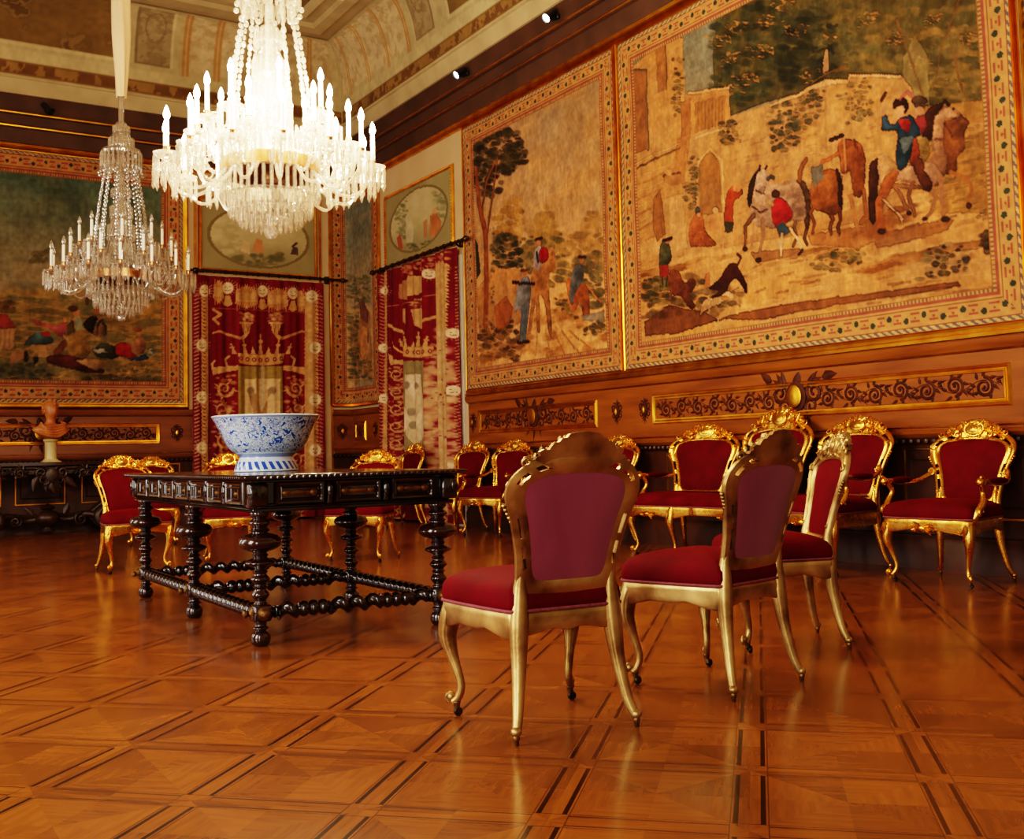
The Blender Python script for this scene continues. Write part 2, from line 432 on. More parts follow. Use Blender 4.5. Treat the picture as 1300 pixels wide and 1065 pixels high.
def hunt_scene():
    c = Canvas(4.5, 9.13, 1.85, 5.44, .0088, on_right, 3)
    sky(c, (100,124,112), (170,160,118), (130,146,122), 3.4, 5.4)
    c.zoom(780, 0, 2.219)
    # woods
    c.poly([(300,60),(350,10),(430,-60),(1160,-60),(1160,330),(1000,340),(840,300),(680,230),(560,250),(430,290),(330,330),(285,255),(280,130)], (84,86,50), 1, .25)
    g1, g2, g3, g4 = (54,70,50), (88,98,60), (188,146,80), (122,116,66)
    c.leaves([(280,60),(430,0),(520,20),(520,150),(420,290),(320,320),(280,240)], [g1,g1,g2,(44,54,38)], 150, 20)
    c.leaves([(470,120),(560,20),(640,60),(650,200),(570,240),(470,250)], [(38,46,34),(52,60,40)], 130, 20)
    c.leaves([(640,20),(1110,0),(1110,280),(980,330),(830,230),(660,200)], [g4,g2,(138,124,66),(104,100,56)], 330, 22, .6)
    c.leaves([(840,100),(1110,40),(1110,300),(980,335),(860,260)], [(150,130,70),(168,144,80),(128,116,62)], 160, 15, .6)
    for x, y, k in ((300,120,26),(330,170,22),(420,150,26),(440,60,20),(350,80,18),(520,90,16),(380,230,26),(330,260,20),(600,120,18),(560,220,14),(720,60,22),(800,110,20),(900,60,22),(1010,110,20),(480,20,18),(860,180,20)):
        c.leaves([(x-40,y-14),(x+30,y-26),(x+44,y+2),(x-20,y+20)], [g3,(172,136,70),(206,164,88)], k, 6, .8)
    c.leaves([(560,10),(700,0),(690,190),(580,190)], [(74,82,52),(92,96,60)], 90, 16)
    c.poly([(815,160),(850,100),(890,160),(895,300),(815,260)], (140,134,84), .7, .2)
    for p in ([(800,60),(840,170),(880,280)], [(980,0),(930,130),(905,250)], [(965,140),(985,250),(1015,330)], [(1035,120),(1045,310)], [(1075,180),(1078,270)], [(660,190),(600,210),(560,240)]):
        c.line(p, 9, (120,96,54), .9, .1, 5)
    # palace and garden wall
    W1 = (198,154,92)
    c.poly([(55,190),(160,100),(200,110),(205,270),(330,250),(335,330),(440,295),(560,245),(600,225),(665,225),(670,205),(810,212),(845,250),(870,420),(880,640),(560,690),(300,720),(60,760)], W1, 1, .1)
    c.poly([(205,270),(330,250),(330,330),(205,390)], (190,144,84)); c.poly([(232,290),(318,270),(318,345),(232,375)], (168,124,70))
    for k in range(8): c.line([(240+10*k,292-2*k),(240+10*k,365-2*k)], 4, (140,98,54), .6)
    c.line([(215,265),(330,248)], 9, (222,182,116)); c.line([(232,390),(330,352)], 9, (224,184,118))
    c.poly([(57,205),(92,200),(100,420),(66,432)], (150,108,64)); c.line([(57,202),(94,200),(102,424)], 6, (102,100,72), .9)
    c.poly([(120,120),(148,110),(155,252),(130,262)], (166,122,72)); c.line([(148,110),(155,252)], 4, (120,100,66))
    c.poly([(192,290),(220,280),(220,380),(196,392)], (158,112,66)); c.poly([(185,390),(220,378),(200,520),(170,520)], (176,128,76))
    c.line([(62,462),(190,405)], 5, (224,186,122)); c.line([(62,476),(190,418)], 5, (130,110,70))
    for k in range(11): c.line([(64,500+k*22),(150-2*k,470+k*20)], 5, (176,130,74) if k % 2 else (220,178,110), .8)
    c.poly([(60,735),(60,690),(160,650),(210,640),(215,700)], (214,172,106))
    c.poly([(245,470),(255,440),(275,430),(295,440),(303,470),(305,598),(250,610)], (160,118,66)); c.line([(240,600),(243,455),(275,420),(308,455),(312,600)], 8, (220,180,112))
    c.blob(167,497,27,30,(178,132,82)); c.line([(145,497),(190,490)], 4, (120,82,48)); c.blob(158,488,12,12,(214,170,110))
    c.poly([(140,560),(205,545),(210,690),(150,700)], (212,168,104)); c.poly([(115,560),(135,535),(150,660),(125,680),(112,640)], (150,104,58), .8)
    c.leaves([(170,160),(205,165),(205,250),(180,260)], [g1,g4,g3], 30, 8); c.leaves([(175,230),(195,230),(190,330),(175,330)], [g2,g4], 25, 7)
    c.leaves([(300,340),(360,340),(365,400),(310,410)], [g1,g4,g3], 60, 8); c.leaves([(215,440),(245,440),(240,590),(205,590)], [g2,(80,90,60),g4], 55, 8)
    c.leaves([(440,300),(580,250),(600,330),(500,410),(440,390)], [g4,(150,112,60),W1], 120, 10); c.leaves([(440,340),(520,300),(520,400),(450,390)], [g1,g2], 34, 9)
    c.leaves([(570,240),(820,210),(850,300),(640,330)], [g3,W1,(186,140,76)], 90, 13); c.leaves([(660,230),(720,220),(740,340),(680,340)], [g4,g2,g3], 50, 8)
    c.leaves([(500,420),(640,400),(700,560),(560,600)], [(186,146,86),(170,140,92),(214,172,106)], 90, 12)
    g = random.Random(5)
    for k in range(150):                 # stone courses of the garden wall
        x = g.uniform(330, 840); y = g.uniform(330, 640)
        c.line([(x,y),(x+g.uniform(14,40),y-g.uniform(4,12))], g.uniform(2,5), g.choice([(170,122,72),(226,186,122),(150,116,84),(180,140,100)]), .5)
    c.leaves([(430,300),(600,235),(600,330),(520,360),(440,350)], [g1,(84,88,58),(66,80,62)], 46, 11); c.leaves([(640,260),(700,250),(720,330),(660,360)], [(96,104,72),(120,124,80)], 24, 9)
    c.leaves([(435,400),(520,340),(530,400),(470,440)], [(58,74,58),g1], 22, 10); c.leaves([(880,300),(1000,340),(880,420)], [(150,116,64),(176,138,80)], 30, 14, .6)
    c.poly([(560,245),(600,225),(665,225),(670,205),(810,212),(812,222),(672,216),(668,238),(604,240),(440,305),(440,296)], (226,184,120), .9); c.line([(600,240),(604,640)], 6, (176,132,80), .5); c.line([(668,230),(676,420)], 6, (176,132,80), .5)
    c.poly([(300,690),(440,650),(640,600),(860,520),(880,560),(640,660),(300,720)], (160,112,60), .45, .3)
    c.poly([(880,300),(1170,270),(1170,620),(900,620)], (160,124,64), 1, .3)
    # ground
    G = streak(c, 0, 1, [(138,92,46),(196,146,82),(218,172,104),(206,158,90)], (70, 10))
    m = c.inside(c.P([(55,745),(300,700),(540,660),(760,610),(860,520),(1000,345),(1170,290),(1170,900),(60,1000)]), (slice(None), slice(None)))
    c.a[m] = G[m]
    c.poly([(870,440),(1160,320),(1160,600),(900,600)], (158,122,64), .75, .3); c.leaves([(870,440),(1140,330),(1150,560),(900,600)], [(148,112,58),(136,106,58),(176,134,74)], 140, 20, .6)
    c.leaves([(980,360),(1140,330),(1140,480),(1000,500)], [(120,98,52),(140,108,58)], 40, 20, .5)
    c.leaves([(560,660),(900,600),(1150,560),(1150,720),(600,760)], [(160,112,60),(212,166,98)], 70, 22, .5)
    for k in range(90):
        x = g.uniform(860, 1150); y = g.uniform(380, 640)
        c.line([(x,y),(x+g.uniform(20,60),y-g.uniform(6,18))], g.uniform(4,9), g.choice([(110,96,54),(134,108,58),(196,152,88),(150,116,64),(92,88,56)]), .55)
    for k in range(60):
        x = g.uniform(330, 1000); y = g.uniform(700, 880)
        c.line([(x,y),(x+g.uniform(20,70),y-g.uniform(3,12))], g.uniform(3,7), g.choice([(150,104,56),(232,190,124),(128,86,46),(176,130,76)]), .5)
    c.poly([(590,205),(596,150),(603,140),(612,152),(612,205)], (170,140,96)); c.poly([(740,670),(860,630),(960,620),(940,650),(800,690),(745,700)], (120,78,44), .6); c.poly([(390,715),(470,705),(540,700),(500,725),(410,740)], (128,86,50), .6)
    c.poly([(550,660),(700,640),(790,660),(700,700),(560,690)], (140,88,48), .6)
    c.leaves([(545,745),(620,700),(720,690),(700,740),(600,770)], [(88,92,54),(60,68,44),g4], 50, 11)
    c.leaves([(860,790),(880,700),(990,680),(1000,760),(900,790)], [(110,112,70),(62,64,40),(160,140,90)], 70, 12)
    c.leaves([(1020,670),(1150,600),(1154,700),(1060,710)], [(70,64,36),(44,40,24),(96,88,50)], 70, 14)
    c.poly([(300,900),(420,870),(540,850),(700,830),(970,795),(980,806),(640,860),(420,900)], (104,62,34), .7)
    c.leaves([(90,800),(130,780),(250,780),(360,830),(350,880),(100,900)], [(86,76,44),(128,100,56),(96,100,62),(60,56,34)], 110, 15)
    c.poly([(90,910),(160,860),(260,880),(300,900),(200,935),(95,945)], (92,58,34), .8)
    c.leaves([(90,790),(170,770),(170,850),(95,860)], [(60,64,40),(112,112,66)], 40, 11)
    c.sm = True
    # seated folk and men by the gate
    c.poly([(222,690),(220,640),(238,600),(255,600),(262,650),(290,690),(240,695)], (188,112,62)); c.blob(243,594,9,12,(80,96,88)); c.blob(246,606,8,9,(220,164,110))
    c.poly([(268,660),(275,610),(300,600),(308,660)], (206,150,92)); c.blob(288,594,10,12,(222,176,116))
    c.poly([(313,625),(322,545),(350,520),(366,545),(340,570),(335,628)], (198,84,46)); c.blob(350,530,15,13,(194,134,84)); c.poly([(312,625),(338,627),(336,655),(314,655)], (58,66,46)); c.line([(318,655),(308,705)], 8, (206,156,104)); c.line([(333,655),(340,702)], 8, (206,156,104))
    # grey horse with groom
    c.line([(520,600),(512,640),(520,668),(510,694)], 13, (120,90,64), 1, .1, 8); c.line([(540,600),(548,640),(540,668),(548,690)], 12, (96,70,50), 1, .1, 7)
    c.poly([(386,600),(392,560),(402,520),(398,500),(412,480),(430,474),(440,488),(444,508),(470,520),(505,508),(535,516),(550,545),(552,590),(536,622),(505,622),(470,640),(435,640),(405,635)], (206,172,132), 1, .1)
    c.poly([(398,500),(408,478),(428,472),(440,484),(436,520),(428,545),(418,548),(410,530)], (214,184,146), 1, .1)
    c.poly([(400,490),(415,476),(402,505),(396,540),(390,580),(382,585),(380,545),(388,512)], (60,46,34), 1, .1)
    c.poly([(520,512),(540,514),(556,545),(558,590),(552,640),(545,640),(545,580),(535,535)], (92,70,48), 1, .15); c.line([(416,480),(414,470)], 6, DK); c.line([(432,476),(436,468)], 6, DK)
    c.line([(398,610),(374,640),(376,672),(372,702)], 14, (110,80,58), 1, .1, 8); c.line([(425,620),(428,660),(420,700),(413,734)], 15, (150,116,84), 1, .1, 8); c.blob(374,702,8,7,DK); c.blob(413,734,9,7,DK); c.line([(402,635),(398,670),(394,702)], 10, (190,140,92))
    c.line([(394,585),(420,600),(440,590)], 3, (110,70,44)); c.line([(405,540),(430,550)], 3, (110,70,44))
    c.poly([(452,585),(462,560),(485,565),(507,600),(500,620),(470,640),(455,620)], (200,42,44)); c.blob(462,548,11,13,(74,48,32)); c.line([(436,570),(455,580)], 9, (190,150,80)); c.poly([(465,635),(485,625),(500,655),(475,672)], (54,84,94))
    c.line([(480,660),(476,720)], 12, LT); c.line([(500,645),(520,670),(535,705)], 12, LT); c.line([(535,705),(525,718)], 8, DK); c.blob(448,505,14,9,(76,92,88)); c.blob(450,515,9,9,(214,160,110))
    # bay horse and man loading
    c.line([(575,570),(556,600),(568,630),(562,655)], 13, (120,72,40), 1, .1, 8); c.line([(612,590),(620,620),(614,640),(618,660)], 14, (110,66,36), 1, .1, 8)
    c.poly([(556,560),(562,520),(575,492),(600,478),(625,480),(642,500),(648,540),(640,590),(620,606),(590,596),(570,588)], (156,94,44), 1, .15)
    c.poly([(580,520),(600,490),(620,500),(615,550),(590,570)], (196,124,62), .6)
    c.poly([(628,480),(640,492),(648,530),(646,590),(640,600),(634,560),(634,520)], DK, 1, .1); c.line([(638,585),(642,620),(636,640),(640,660)], 12, (96,56,30), 1, .1, 7)
    c.line([(545,450),(532,480),(528,510)], 14, (140,90,50)); c.poly([(560,470),(590,462),(595,500),(568,530)], (108,118,104)); c.line([(590,456),(640,430)], 13, (184,106,54))
    c.poly([(635,410),(665,395),(700,410),(715,470),(700,560),(650,510),(640,450)], (164,98,50), 1, .2); c.line([(652,400),(656,480)], 10, (198,140,84)); c.blob(628,396,14,14,(206,150,100)); c.line([(614,392),(648,386)], 9, (64,48,34))
    c.line([(668,540),(690,640)], 14, (176,120,68)); c.line([(710,540),(718,610),(700,630)], 13, (150,92,50)); c.poly([(645,490),(670,485),(680,545),(652,550)], (196,148,90)); c.line([(682,400),(700,470),(690,500)], 7, (110,62,34))
    # dogs and page
    c.poly([(132,740),(135,695),(150,680),(165,700),(165,740),(135,750)], (84,96,64)); c.poly([(132,750),(160,745),(160,780),(135,785)], (148,52,38)); c.line([(140,780),(143,805)], 7, (50,70,60)); c.line([(155,780),(155,805)], 7, (50,70,60)); c.blob(156,681,8,9,(190,130,84)); c.line([(144,678),(168,672)], 9, (52,40,28))
    c.poly([(160,800),(165,765),(190,765),(205,800),(225,785),(238,795),(225,820),(215,830),(232,860),(218,868),(195,835),(175,830)], (120,72,42)); c.line([(170,815),(165,840)], 7, BR)
    c.poly([(272,810),(300,788),(320,755),(345,740),(358,760),(378,800),(380,822),(372,822),(350,785),(330,800),(320,830),(285,842),(278,836),(300,818)], (72,38,26)); c.line([(352,745),(362,725),(352,716)], 6, (90,52,34))
    c.poly([(245,890),(260,845),(300,835),(330,820),(355,850),(358,868),(335,845),(300,860),(260,880)], (222,182,120)); c.blob(318,842,14,9,(190,130,70)); c.poly([(258,810),(262,770),(272,768),(274,808)], (190,120,64))
    # rider pair
    c.zoom(1040, 60, 4.4385)
    c.poly([(715,400),(760,360),(830,400),(850,430),(830,480),(830,560),(780,620),(780,700),(720,700),(700,560)], (132,88,50), 1, .2)
    c.line([(745,700),(840,740),(865,800),(850,880),(850,905)], 24, (150,100,56), 1, .1, 17); c.blob(852,895,20,20,(84,54,32))
    c.poly([(300,960),(300,700),(330,640),(365,630),(375,660),(350,760),(345,880),(330,990)], (72,46,28), 1, .15)
    c.poly([(345,650),(385,600),(430,640),(470,690),(420,760),(370,800)], (216,172,116))
    c.poly([(350,830),(400,720),(470,690),(560,655),(640,630),(650,500),(655,400),(690,330),(740,335),(800,372),(792,402),(735,412),(712,440),(715,560),(728,640),(705,740),(640,780),(540,770),(450,760),(400,850),(370,920),(385,1040),(350,1045),(330,900)], (178,138,100), 1, .12)
    c.poly([(455,700),(560,665),(640,650),(690,700),(640,760),(540,755),(460,745)], (206,170,132), .7); c.poly([(660,420),(700,360),(745,345),(790,378),(780,395),(730,400),(700,450),(690,560),(670,600)], (206,166,122), .8); c.poly([(450,770),(540,778),(640,785),(700,745),(690,775),(600,800),(480,795)], (110,78,52), .7)
    c.blob(760,352,7,6,(60,40,26)); c.line([(745,410),(790,400)], 5, (90,58,36))
    c.poly([(350,830),(400,720),(460,700),(450,760),(390,860),(375,920),(390,1040),(350,1045),(330,900)], (186,110,54), 1, .15)
    c.line([(690,720),(700,850),(710,960)], 34, (150,112,78), 1, .1, 24); c.blob(720,970,26,18,DK); c.line([(640,760),(665,850),(640,930),(610,965)], 26, (140,104,72), 1, .1, 17); c.line([(450,780),(490,870),(510,930)], 28, (136,94,60), 1, .1, 17); c.blob(515,938,16,12,DK); c.blob(606,968,16,12,DK); c.line([(540,770),(520,850),(545,950)], 24, (120,84,54)); c.blob(368,1040,26,16,DK); c.line([(380,860),(440,920),(480,975)], 20, (220,170,116))
    c.poly([(590,510),(600,430),(630,350),(690,325),(700,345),(660,400),(645,520),(620,520)], (70,44,26), 1, .15); c.line([(700,330),(715,305),(735,330)], 14, DK); c.line([(660,520),(720,520)], 6, (110,70,40)); c.line([(715,430),(760,500),(800,480)], 8, (90,58,34))
    c.poly([(545,420),(600,390),(615,440),(580,500),(560,480)], (190,76,74)); c.blob(580,365,30,38,(204,150,104)); c.poly([(540,315),(545,285),(580,270),(615,290),(618,320)], (96,80,56))
    c.poly([(575,520),(620,510),(640,580),(620,630),(590,630)], (150,130,70)); c.poly([(530,530),(560,515),(580,600),(560,650),(530,670)], (178,84,48))
    c.poly([(440,440),(470,400),(530,390),(570,450),(575,500),(545,520),(535,600),(500,680),(462,690),(450,600),(460,510),(445,475),(375,470),(365,440),(370,385),(395,390),(400,425)], (44,78,100), 1, .25)
    c.poly([(470,520),(540,505),(530,560),(490,610),(480,560)], (104,134,136), .8); c.line([(375,385),(370,320)], 22, (208,156,110)); c.line([(365,300),(385,265)], 22, (80,54,36)); c.poly([(460,420),(490,400),(525,410),(525,470),(500,480)], (176,52,42)); c.blob(478,358,32,36,(212,158,110)); c.poly([(430,350),(440,300),(490,290),(515,320),(505,370),(490,330),(450,340)], (58,40,28)); c.line([(470,290),(510,255),(540,280)], 22, (176,96,92), .8)
    c.poly([(545,650),(590,630),(600,700),(640,760),(640,800),(600,800),(560,730)], (92,56,34), 1, .2)
    c.a = c.a*.88+c.a.mean(-1, keepdims=True)*np.array([1.14,1.0,.74])*.12
    c.a = 132+(c.a-132)*1.1; c.weave(1.1); c.tint((80, 60), .12); c.a = np.clip(c.a, 8, 255)*np.array([.87,.74,.73]); c.border(.27)
    return c

def road_scene():
    c = Canvas(9.21, 12.6, 1.85, 5.44, .0125, on_right, 5)
    sky(c, (150,138,104), (226,184,122), (206,166,108), 3.0, 5.4)
    c.zoom(590, 90, 2.7286)
    g1, g2, g3 = (70,72,46), (120,108,58), (168,140,76)
    c.leaves([(200,590),(230,530),(290,470),(350,560),(360,640),(210,650)], [(150,126,72),g3,(176,146,86)], 130, 17)
    c.leaves([(360,600),(440,490),(480,500),(490,700),(380,680)], [(176,140,80),(140,118,66),(196,156,92)], 120, 17)
    c.leaves([(390,640),(480,620),(490,820),(400,820)], [(96,100,66),(120,116,70),(80,84,58)], 80, 16)
    c.leaves([(180,580),(340,560),(400,720),(250,760)], [(116,110,66),(150,130,76),(88,94,62)], 120, 16)
    c.leaves([(105,520),(150,440),(205,440),(205,590),(110,600)], [(176,138,66),(150,116,56),(190,150,80)], 110, 14)
    c.leaves([(100,590),(140,560),(200,590),(205,680),(110,690)], [(62,68,46),(46,52,36),(90,92,56)], 110, 13)
    c.poly([(45,760),(110,680),(200,690),(230,760),(200,900),(60,930)], (186,140,84), 1, .2)
    G = streak(c, 0, 1, [(158,112,62),(206,156,92),(230,186,120)], (26, 8))
    m = c.inside(c.P([(40,960),(200,870),(260,800),(330,780),(420,860),(500,850),(500,1000),(40,1040)]), (slice(None), slice(None))); c.a[m] = G[m]
    c.leaves([(330,800),(350,760),(440,860),(400,900)], [(200,150,88),(170,124,70)], 50, 14)
    c.leaves([(410,900),(490,860),(495,900),(420,920)], [g1,g2], 30, 11); c.leaves([(310,790),(350,790),(400,860),(360,850)], [g1,g2], 22, 9)
    for k in range(6): c.line([(230+28*k,900),(200+52*k,985)], 5, (150,104,60), .5)
    # tall tree
    c.leaves([(25,270),(90,230),(180,195),(230,320),(190,320),(110,440),(40,420)], [(54,54,36),(40,42,30),(72,70,42)], 190, 15)
    c.leaves([(110,300),(150,240),(190,250),(210,320),(160,330)], [(52,52,34),(80,74,44)], 60, 11)
    c.line([(45,340),(60,460),(78,560),(82,700),(80,880)], 22, (150,92,50), 1, .15, 34); c.line([(85,560),(105,420),(120,300)], 10, (140,86,46), 1, .1, 6); c.line([(70,480),(85,380),(110,320)], 9, (140,86,46))
    c.poly([(30,560),(50,600),(60,700),(45,720),(32,690)], (58,70,54)); c.leaves([(95,540),(110,540),(110,900),(95,900)], [(176,150,96),(110,100,56)], 50, 6)
    c.leaves([(50,860),(140,830),(210,940),(200,1000),(60,1000)], [(80,66,38),(130,98,52),(60,54,34),(170,130,80)], 120, 13)
    c.poly([(110,820),(150,780),(170,820),(160,880),(120,900)], (160,96,50), .8)
    c.sm = True
    # riders
    c.poly([(235,720),(250,680),(290,660),(300,620),(318,612),(322,690),(300,700),(300,760),(308,905),(298,905),(285,800),(265,780),(268,895),(258,895),(252,800),(235,905),(226,900),(238,800)], (196,142,84), 1, .15)
    c.poly([(244,680),(250,620),(270,605),(275,660),(268,690)], (206,196,180)); c.poly([(265,655),(270,618),(295,615),(298,650),(280,665)], (168,38,44)); c.blob(262,595,11,14,(206,150,104)); c.line([(250,585),(275,580)], 9, DK); c.line([(255,630),(262,660)], 12, (40,70,100))
    c.poly([(185,760),(200,720),(225,715),(235,760),(228,830),(215,935),(205,935),(198,830),(178,830)], (136,146,140), 1, .15); c.line([(203,830),(200,935)], 12, (84,112,122)); c.line([(218,830),(215,930)], 12, (84,112,122)); c.blob(213,698,12,15,(190,130,80)); c.line([(200,692),(228,688)], 9, (110,70,40)); c.line([(190,940),(230,938)], 9, DK)
    c.poly([(170,728),(250,735),(250,742),(170,736)], DK)
    c.poly([(360,760),(362,720),(395,730),(430,750),(440,840),(420,850),(405,800),(388,830),(370,820)], (180,112,60)); c.poly([(368,760),(380,690),(400,670),(415,690),(410,735),(385,770),(380,810),(370,800)], (98,112,112)); c.blob(410,655,12,15,(186,130,84)); c.line([(398,645),(424,645)], 9, (64,44,30)); c.line([(430,745),(480,800)], 10, (196,130,70))
    c.poly([(410,850),(490,830),(490,870),(420,865)], (120,128,116), .8)
    c.a = 132+(c.a-132)*1.1; c.weave(.8, .4); c.tint((60, 60), .12); c.a = np.clip(c.a, 8, 255)*np.array([.9,.78,.77]); c.border(.27)
    return c

def picnic_scene():
    c = Canvas(.35, 4.43, 1.85, 5.47, .0145, on_back, 9)
    sky(c, (84,108,92), (196,160,104), (108,120,96), 2.9, 4.9)
    c.zoom(0, 340, 5.2)
    c.poly([(-900,170),(0,160),(300,130),(700,150),(1060,170),(1060,800),(-900,800)], (158,134,78), 1, .2)
    G = streak(c, 0, 1, [(88,92,58),(140,120,66),(186,150,88),(112,108,68)], (30, 6))
    m = (c.V < c.P([(500,215)])[0][1]); c.a[m] = c.a[m]*.25+G[m]*.75
    c.leaves([(-900,200),(1040,190),(1040,290),(-900,300)], [(120,112,64),(96,104,66),(166,134,76)], 300, 28, .6)
    c.leaves([(870,250),(1030,240),(1030,330),(890,330)], [(170,130,60),(190,146,72)], 50, 20)
    c.leaves([(500,-110),(640,-180),(720,-60),(660,20),(520,0)], [(84,84,54),(66,70,48)], 60, 26); c.leaves([(180,-90),(320,-120),(330,-40),(200,-30)], [(90,88,56),(120,108,64)], 40, 22)
    c.line([(575,-20),(590,100),(570,240)], 20, (96,72,42))
    c.poly([(-120,540),(-90,330),(40,300),(100,390),(95,520),(60,550)], (190,150,96)); c.poly([(-110,400),(-60,300),(40,310),(105,395)], (150,62,48))
    for k in range(5): c.line([(-60+30*k,400),(-60+30*k,535)], 8, (150,112,70), .6)
    c.leaves([(0,230),(70,220),(100,300),(0,300)], [(80,62,40),(110,84,48)], 40, 20)
    c.sm = True
    c.poly([(240,380),(230,350),(250,345),(270,365),(380,375),(430,340),(440,410),(400,450),(330,400)], (196,104,96), 1, .15); c.blob(428,345,18,24,(206,150,100))
    c.poly([(160,515),(220,440),(280,425),(350,470),(330,500),(250,505)], (84,110,112), 1, .2); c.poly([(265,430),(320,420),(330,450),(290,455)], (176,48,44)); c.poly([(300,520),(400,470),(420,430),(450,520),(380,560)], (214,172,116))
    c.poly([(350,560),(420,470),(440,500),(380,600)], (120,76,44))
    c.poly([(440,590),(450,440),(480,330),(520,310),(560,380),(600,420),(560,470),(600,530),(560,590),(470,600)], (200,158,84), 1, .2); c.poly([(490,320),(540,330),(545,400),(500,420)], (150,160,130)); c.blob(500,295,26,28,(196,138,90)); c.blob(480,270,34,20,(90,58,34))
    c.poly([(445,440),(440,380),(480,340),(490,420)], (96,84,50))
    c.poly([(550,380),(580,330),(620,320),(640,400),(600,430)], (54,44,34)); c.blob(640,285,30,28,(150,100,64)); c.poly([(610,430),(650,320),(690,380),(690,440),(650,450)], (178,130,84)); c.line([(640,440),(640,380),(665,345),(690,380),(695,430)], 12, (64,70,52))
    c.poly([(310,590),(420,575),(560,610),(690,680),(600,695),(480,670),(330,630)], (104,52,36), 1, .15); c.poly([(500,610),(640,600),(700,640),(640,680),(560,650)], (206,162,104))
    c.poly([(660,500),(760,520),(780,580),(700,600),(620,570)], (70,74,56), 1, .2); c.poly([(600,540),(680,530),(720,560),(640,570)], (180,180,156))
    c.poly([(770,505),(850,500),(860,550),(900,580),(860,600),(770,570)], (184,46,40), 1, .1); c.poly([(840,600),(960,570),(990,600),(860,612)], (48,72,104)); c.poly([(860,520),(920,440),(960,500),(940,560),(880,560)], (180,130,84), 1, .25); c.blob(920,415,30,30,(190,140,92)); c.blob(905,400,34,18,(140,92,54)); c.leaves([(960,520),(1020,520),(1020,580),(970,580)], [(190,196,180),(90,110,110)], 20, 14)
    c.blob(170,590,18,36,(52,48,34)); c.blob(235,600,16,40,(44,42,32)); c.poly([(70,560),(160,550),(160,600),(60,640)], (170,128,82)); c.poly([(220,520),(310,520),(300,590),(220,590)], (176,140,90), .7)
    c.leaves([(0,640),(300,640),(340,740),(0,760)], [(72,76,56),(96,98,66),(60,62,46)], 120, 26); c.leaves([(700,680),(900,620),(1030,690),(1030,760),(700,750)], [(90,92,58),(130,112,66),(206,166,106)], 110, 18)
    c.leaves([(540,700),(1040,720),(1040,770),(540,770)], [(64,62,42),(86,80,50)], 60, 22)
    c.weave(.8, .4); c.tint((40, 40), .14); c.a = np.clip(c.a, 8, 255)*np.array([.95,.88,.84]); c.border(.33)
    return c

def corner_scene():
    """unfolded: u<0 lies on the back wall, u>0 runs along the right wall."""
    def mp(px, py):
        if px < 449:
            x, z = on_back(px, py); return x-XR, z
        y, z = on_right(px, py); return YB-y, z
    c = Canvas(-.34, 1.12, 1.86, 5.46, .0125, mp, 13)
    sky(c, (118,128,112), (190,160,112), (140,140,116), 3.3, 4.6)
    c.zoom(400, 340, 5.909)
    c.leaves([(280,70),(420,60),(420,250),(290,330)], [(110,112,80),(150,136,92),(96,102,72)], 150, 16)
    c.poly([(280,420),(420,330),(440,820),(280,830)], (166,128,80), 1, .25)
    c.leaves([(275,350),(330,300),(330,700),(280,720)], [(76,84,58),(110,108,66)], 80, 16)
    c.poly([(340,260),(365,230),(385,290),(410,330),(400,420),(350,380)], (120,84,72)); c.poly([(345,640),(340,520),(370,470),(400,480),(390,640),(365,680)], (204,146,88)); c.blob(375,460,18,22,(206,150,100)); c.line([(405,400),(405,560)], 12, (84,100,112)); c.line([(408,350),(405,480)], 8, (190,96,80))
    c.leaves([(275,720),(430,680),(430,860),(280,870)], [(70,80,60),(96,104,74),(150,126,80)], 90, 16)
    c.weave(.8, .4); c.a *= np.array([.95,.88,.84]); c.border(.26)
    return c

def oval_panel(right):
    mp = on_right if right else on_back
    c = Canvas(12.98, 15.1, 3.95, 5.0, .016, mp, 21) if right else Canvas(4.72, 6.58, 3.97, 5.06, .016, mp, 22)
    c.fill((156,142,98)); c.tint((30, 30), .1)
    uc, vc = (c.u0+c.u1)/2, (c.v0+c.v1)/2; ru, rv = (c.u1-c.u0)*.44, (c.v1-c.v0)*.44
    d = np.hypot((c.U-uc)/ru, (c.V-vc)/rv); n = c.n((14, 10), 4)[..., None]
    pic = np.array([176,158,112.])*(1-n)+np.array([214,196,150.])*n
    low = np.clip((vc-.05-c.V)/.3, 0, 1)[..., None]; pic = pic*(1-low*.45)+np.array([110,104,66.])*low*.45
    old = c.a.copy(); c.a = pic
    if right:
        c.zoom(400, 180, 5.909)
        c.leaves([(600,500),(700,420),(720,700),(640,780)], [(104,112,76),(130,130,90)], 60, 20); c.leaves([(880,360),(1000,400),(1000,600),(920,560)], [(120,120,82),(150,144,100)], 60, 20)
        c.poly([(690,560),(720,530),(750,640),(740,760),(690,760)], (196,180,140)); c.poly([(870,560),(910,520),(960,600),(940,700),(870,720)], (186,116,70), 1, .2); c.blob(905,520,22,24,(214,160,110)); c.poly([(820,600),(850,580),(850,720),(825,720)], (190,130,86)); c.poly([(620,720),(650,690),(670,800),(640,820)], (176,90,64)); c.leaves([(700,770),(900,740),(850,830),(720,830)], [(106,104,66),(80,82,54)], 40, 18)
    else:
        c.zoom(240, 240, 5.073)
        c.leaves([(160,220),(330,180),(340,420),(220,430)], [(176,162,116),(204,186,140)], 60, 30); c.poly([(400,400),(430,320),(470,330),(480,420)], (204,140,92)); c.poly([(650,420),(670,370),(700,380),(700,430)], (90,70,60)); c.line([(665,370),(690,350)], 16, (80,60,52)); c.leaves([(250,430),(600,420),(560,500),(350,500)], [(120,112,72),(98,94,62)], 50, 26); c.poly([(330,400),(350,330),(390,350),(390,420)], (206,176,130))
    rim = np.abs(d-1) < .035; m = (d > 1)[..., None]; c.a = np.where(m, old, c.a); c.a[rim] = (126,108,66)
    return c

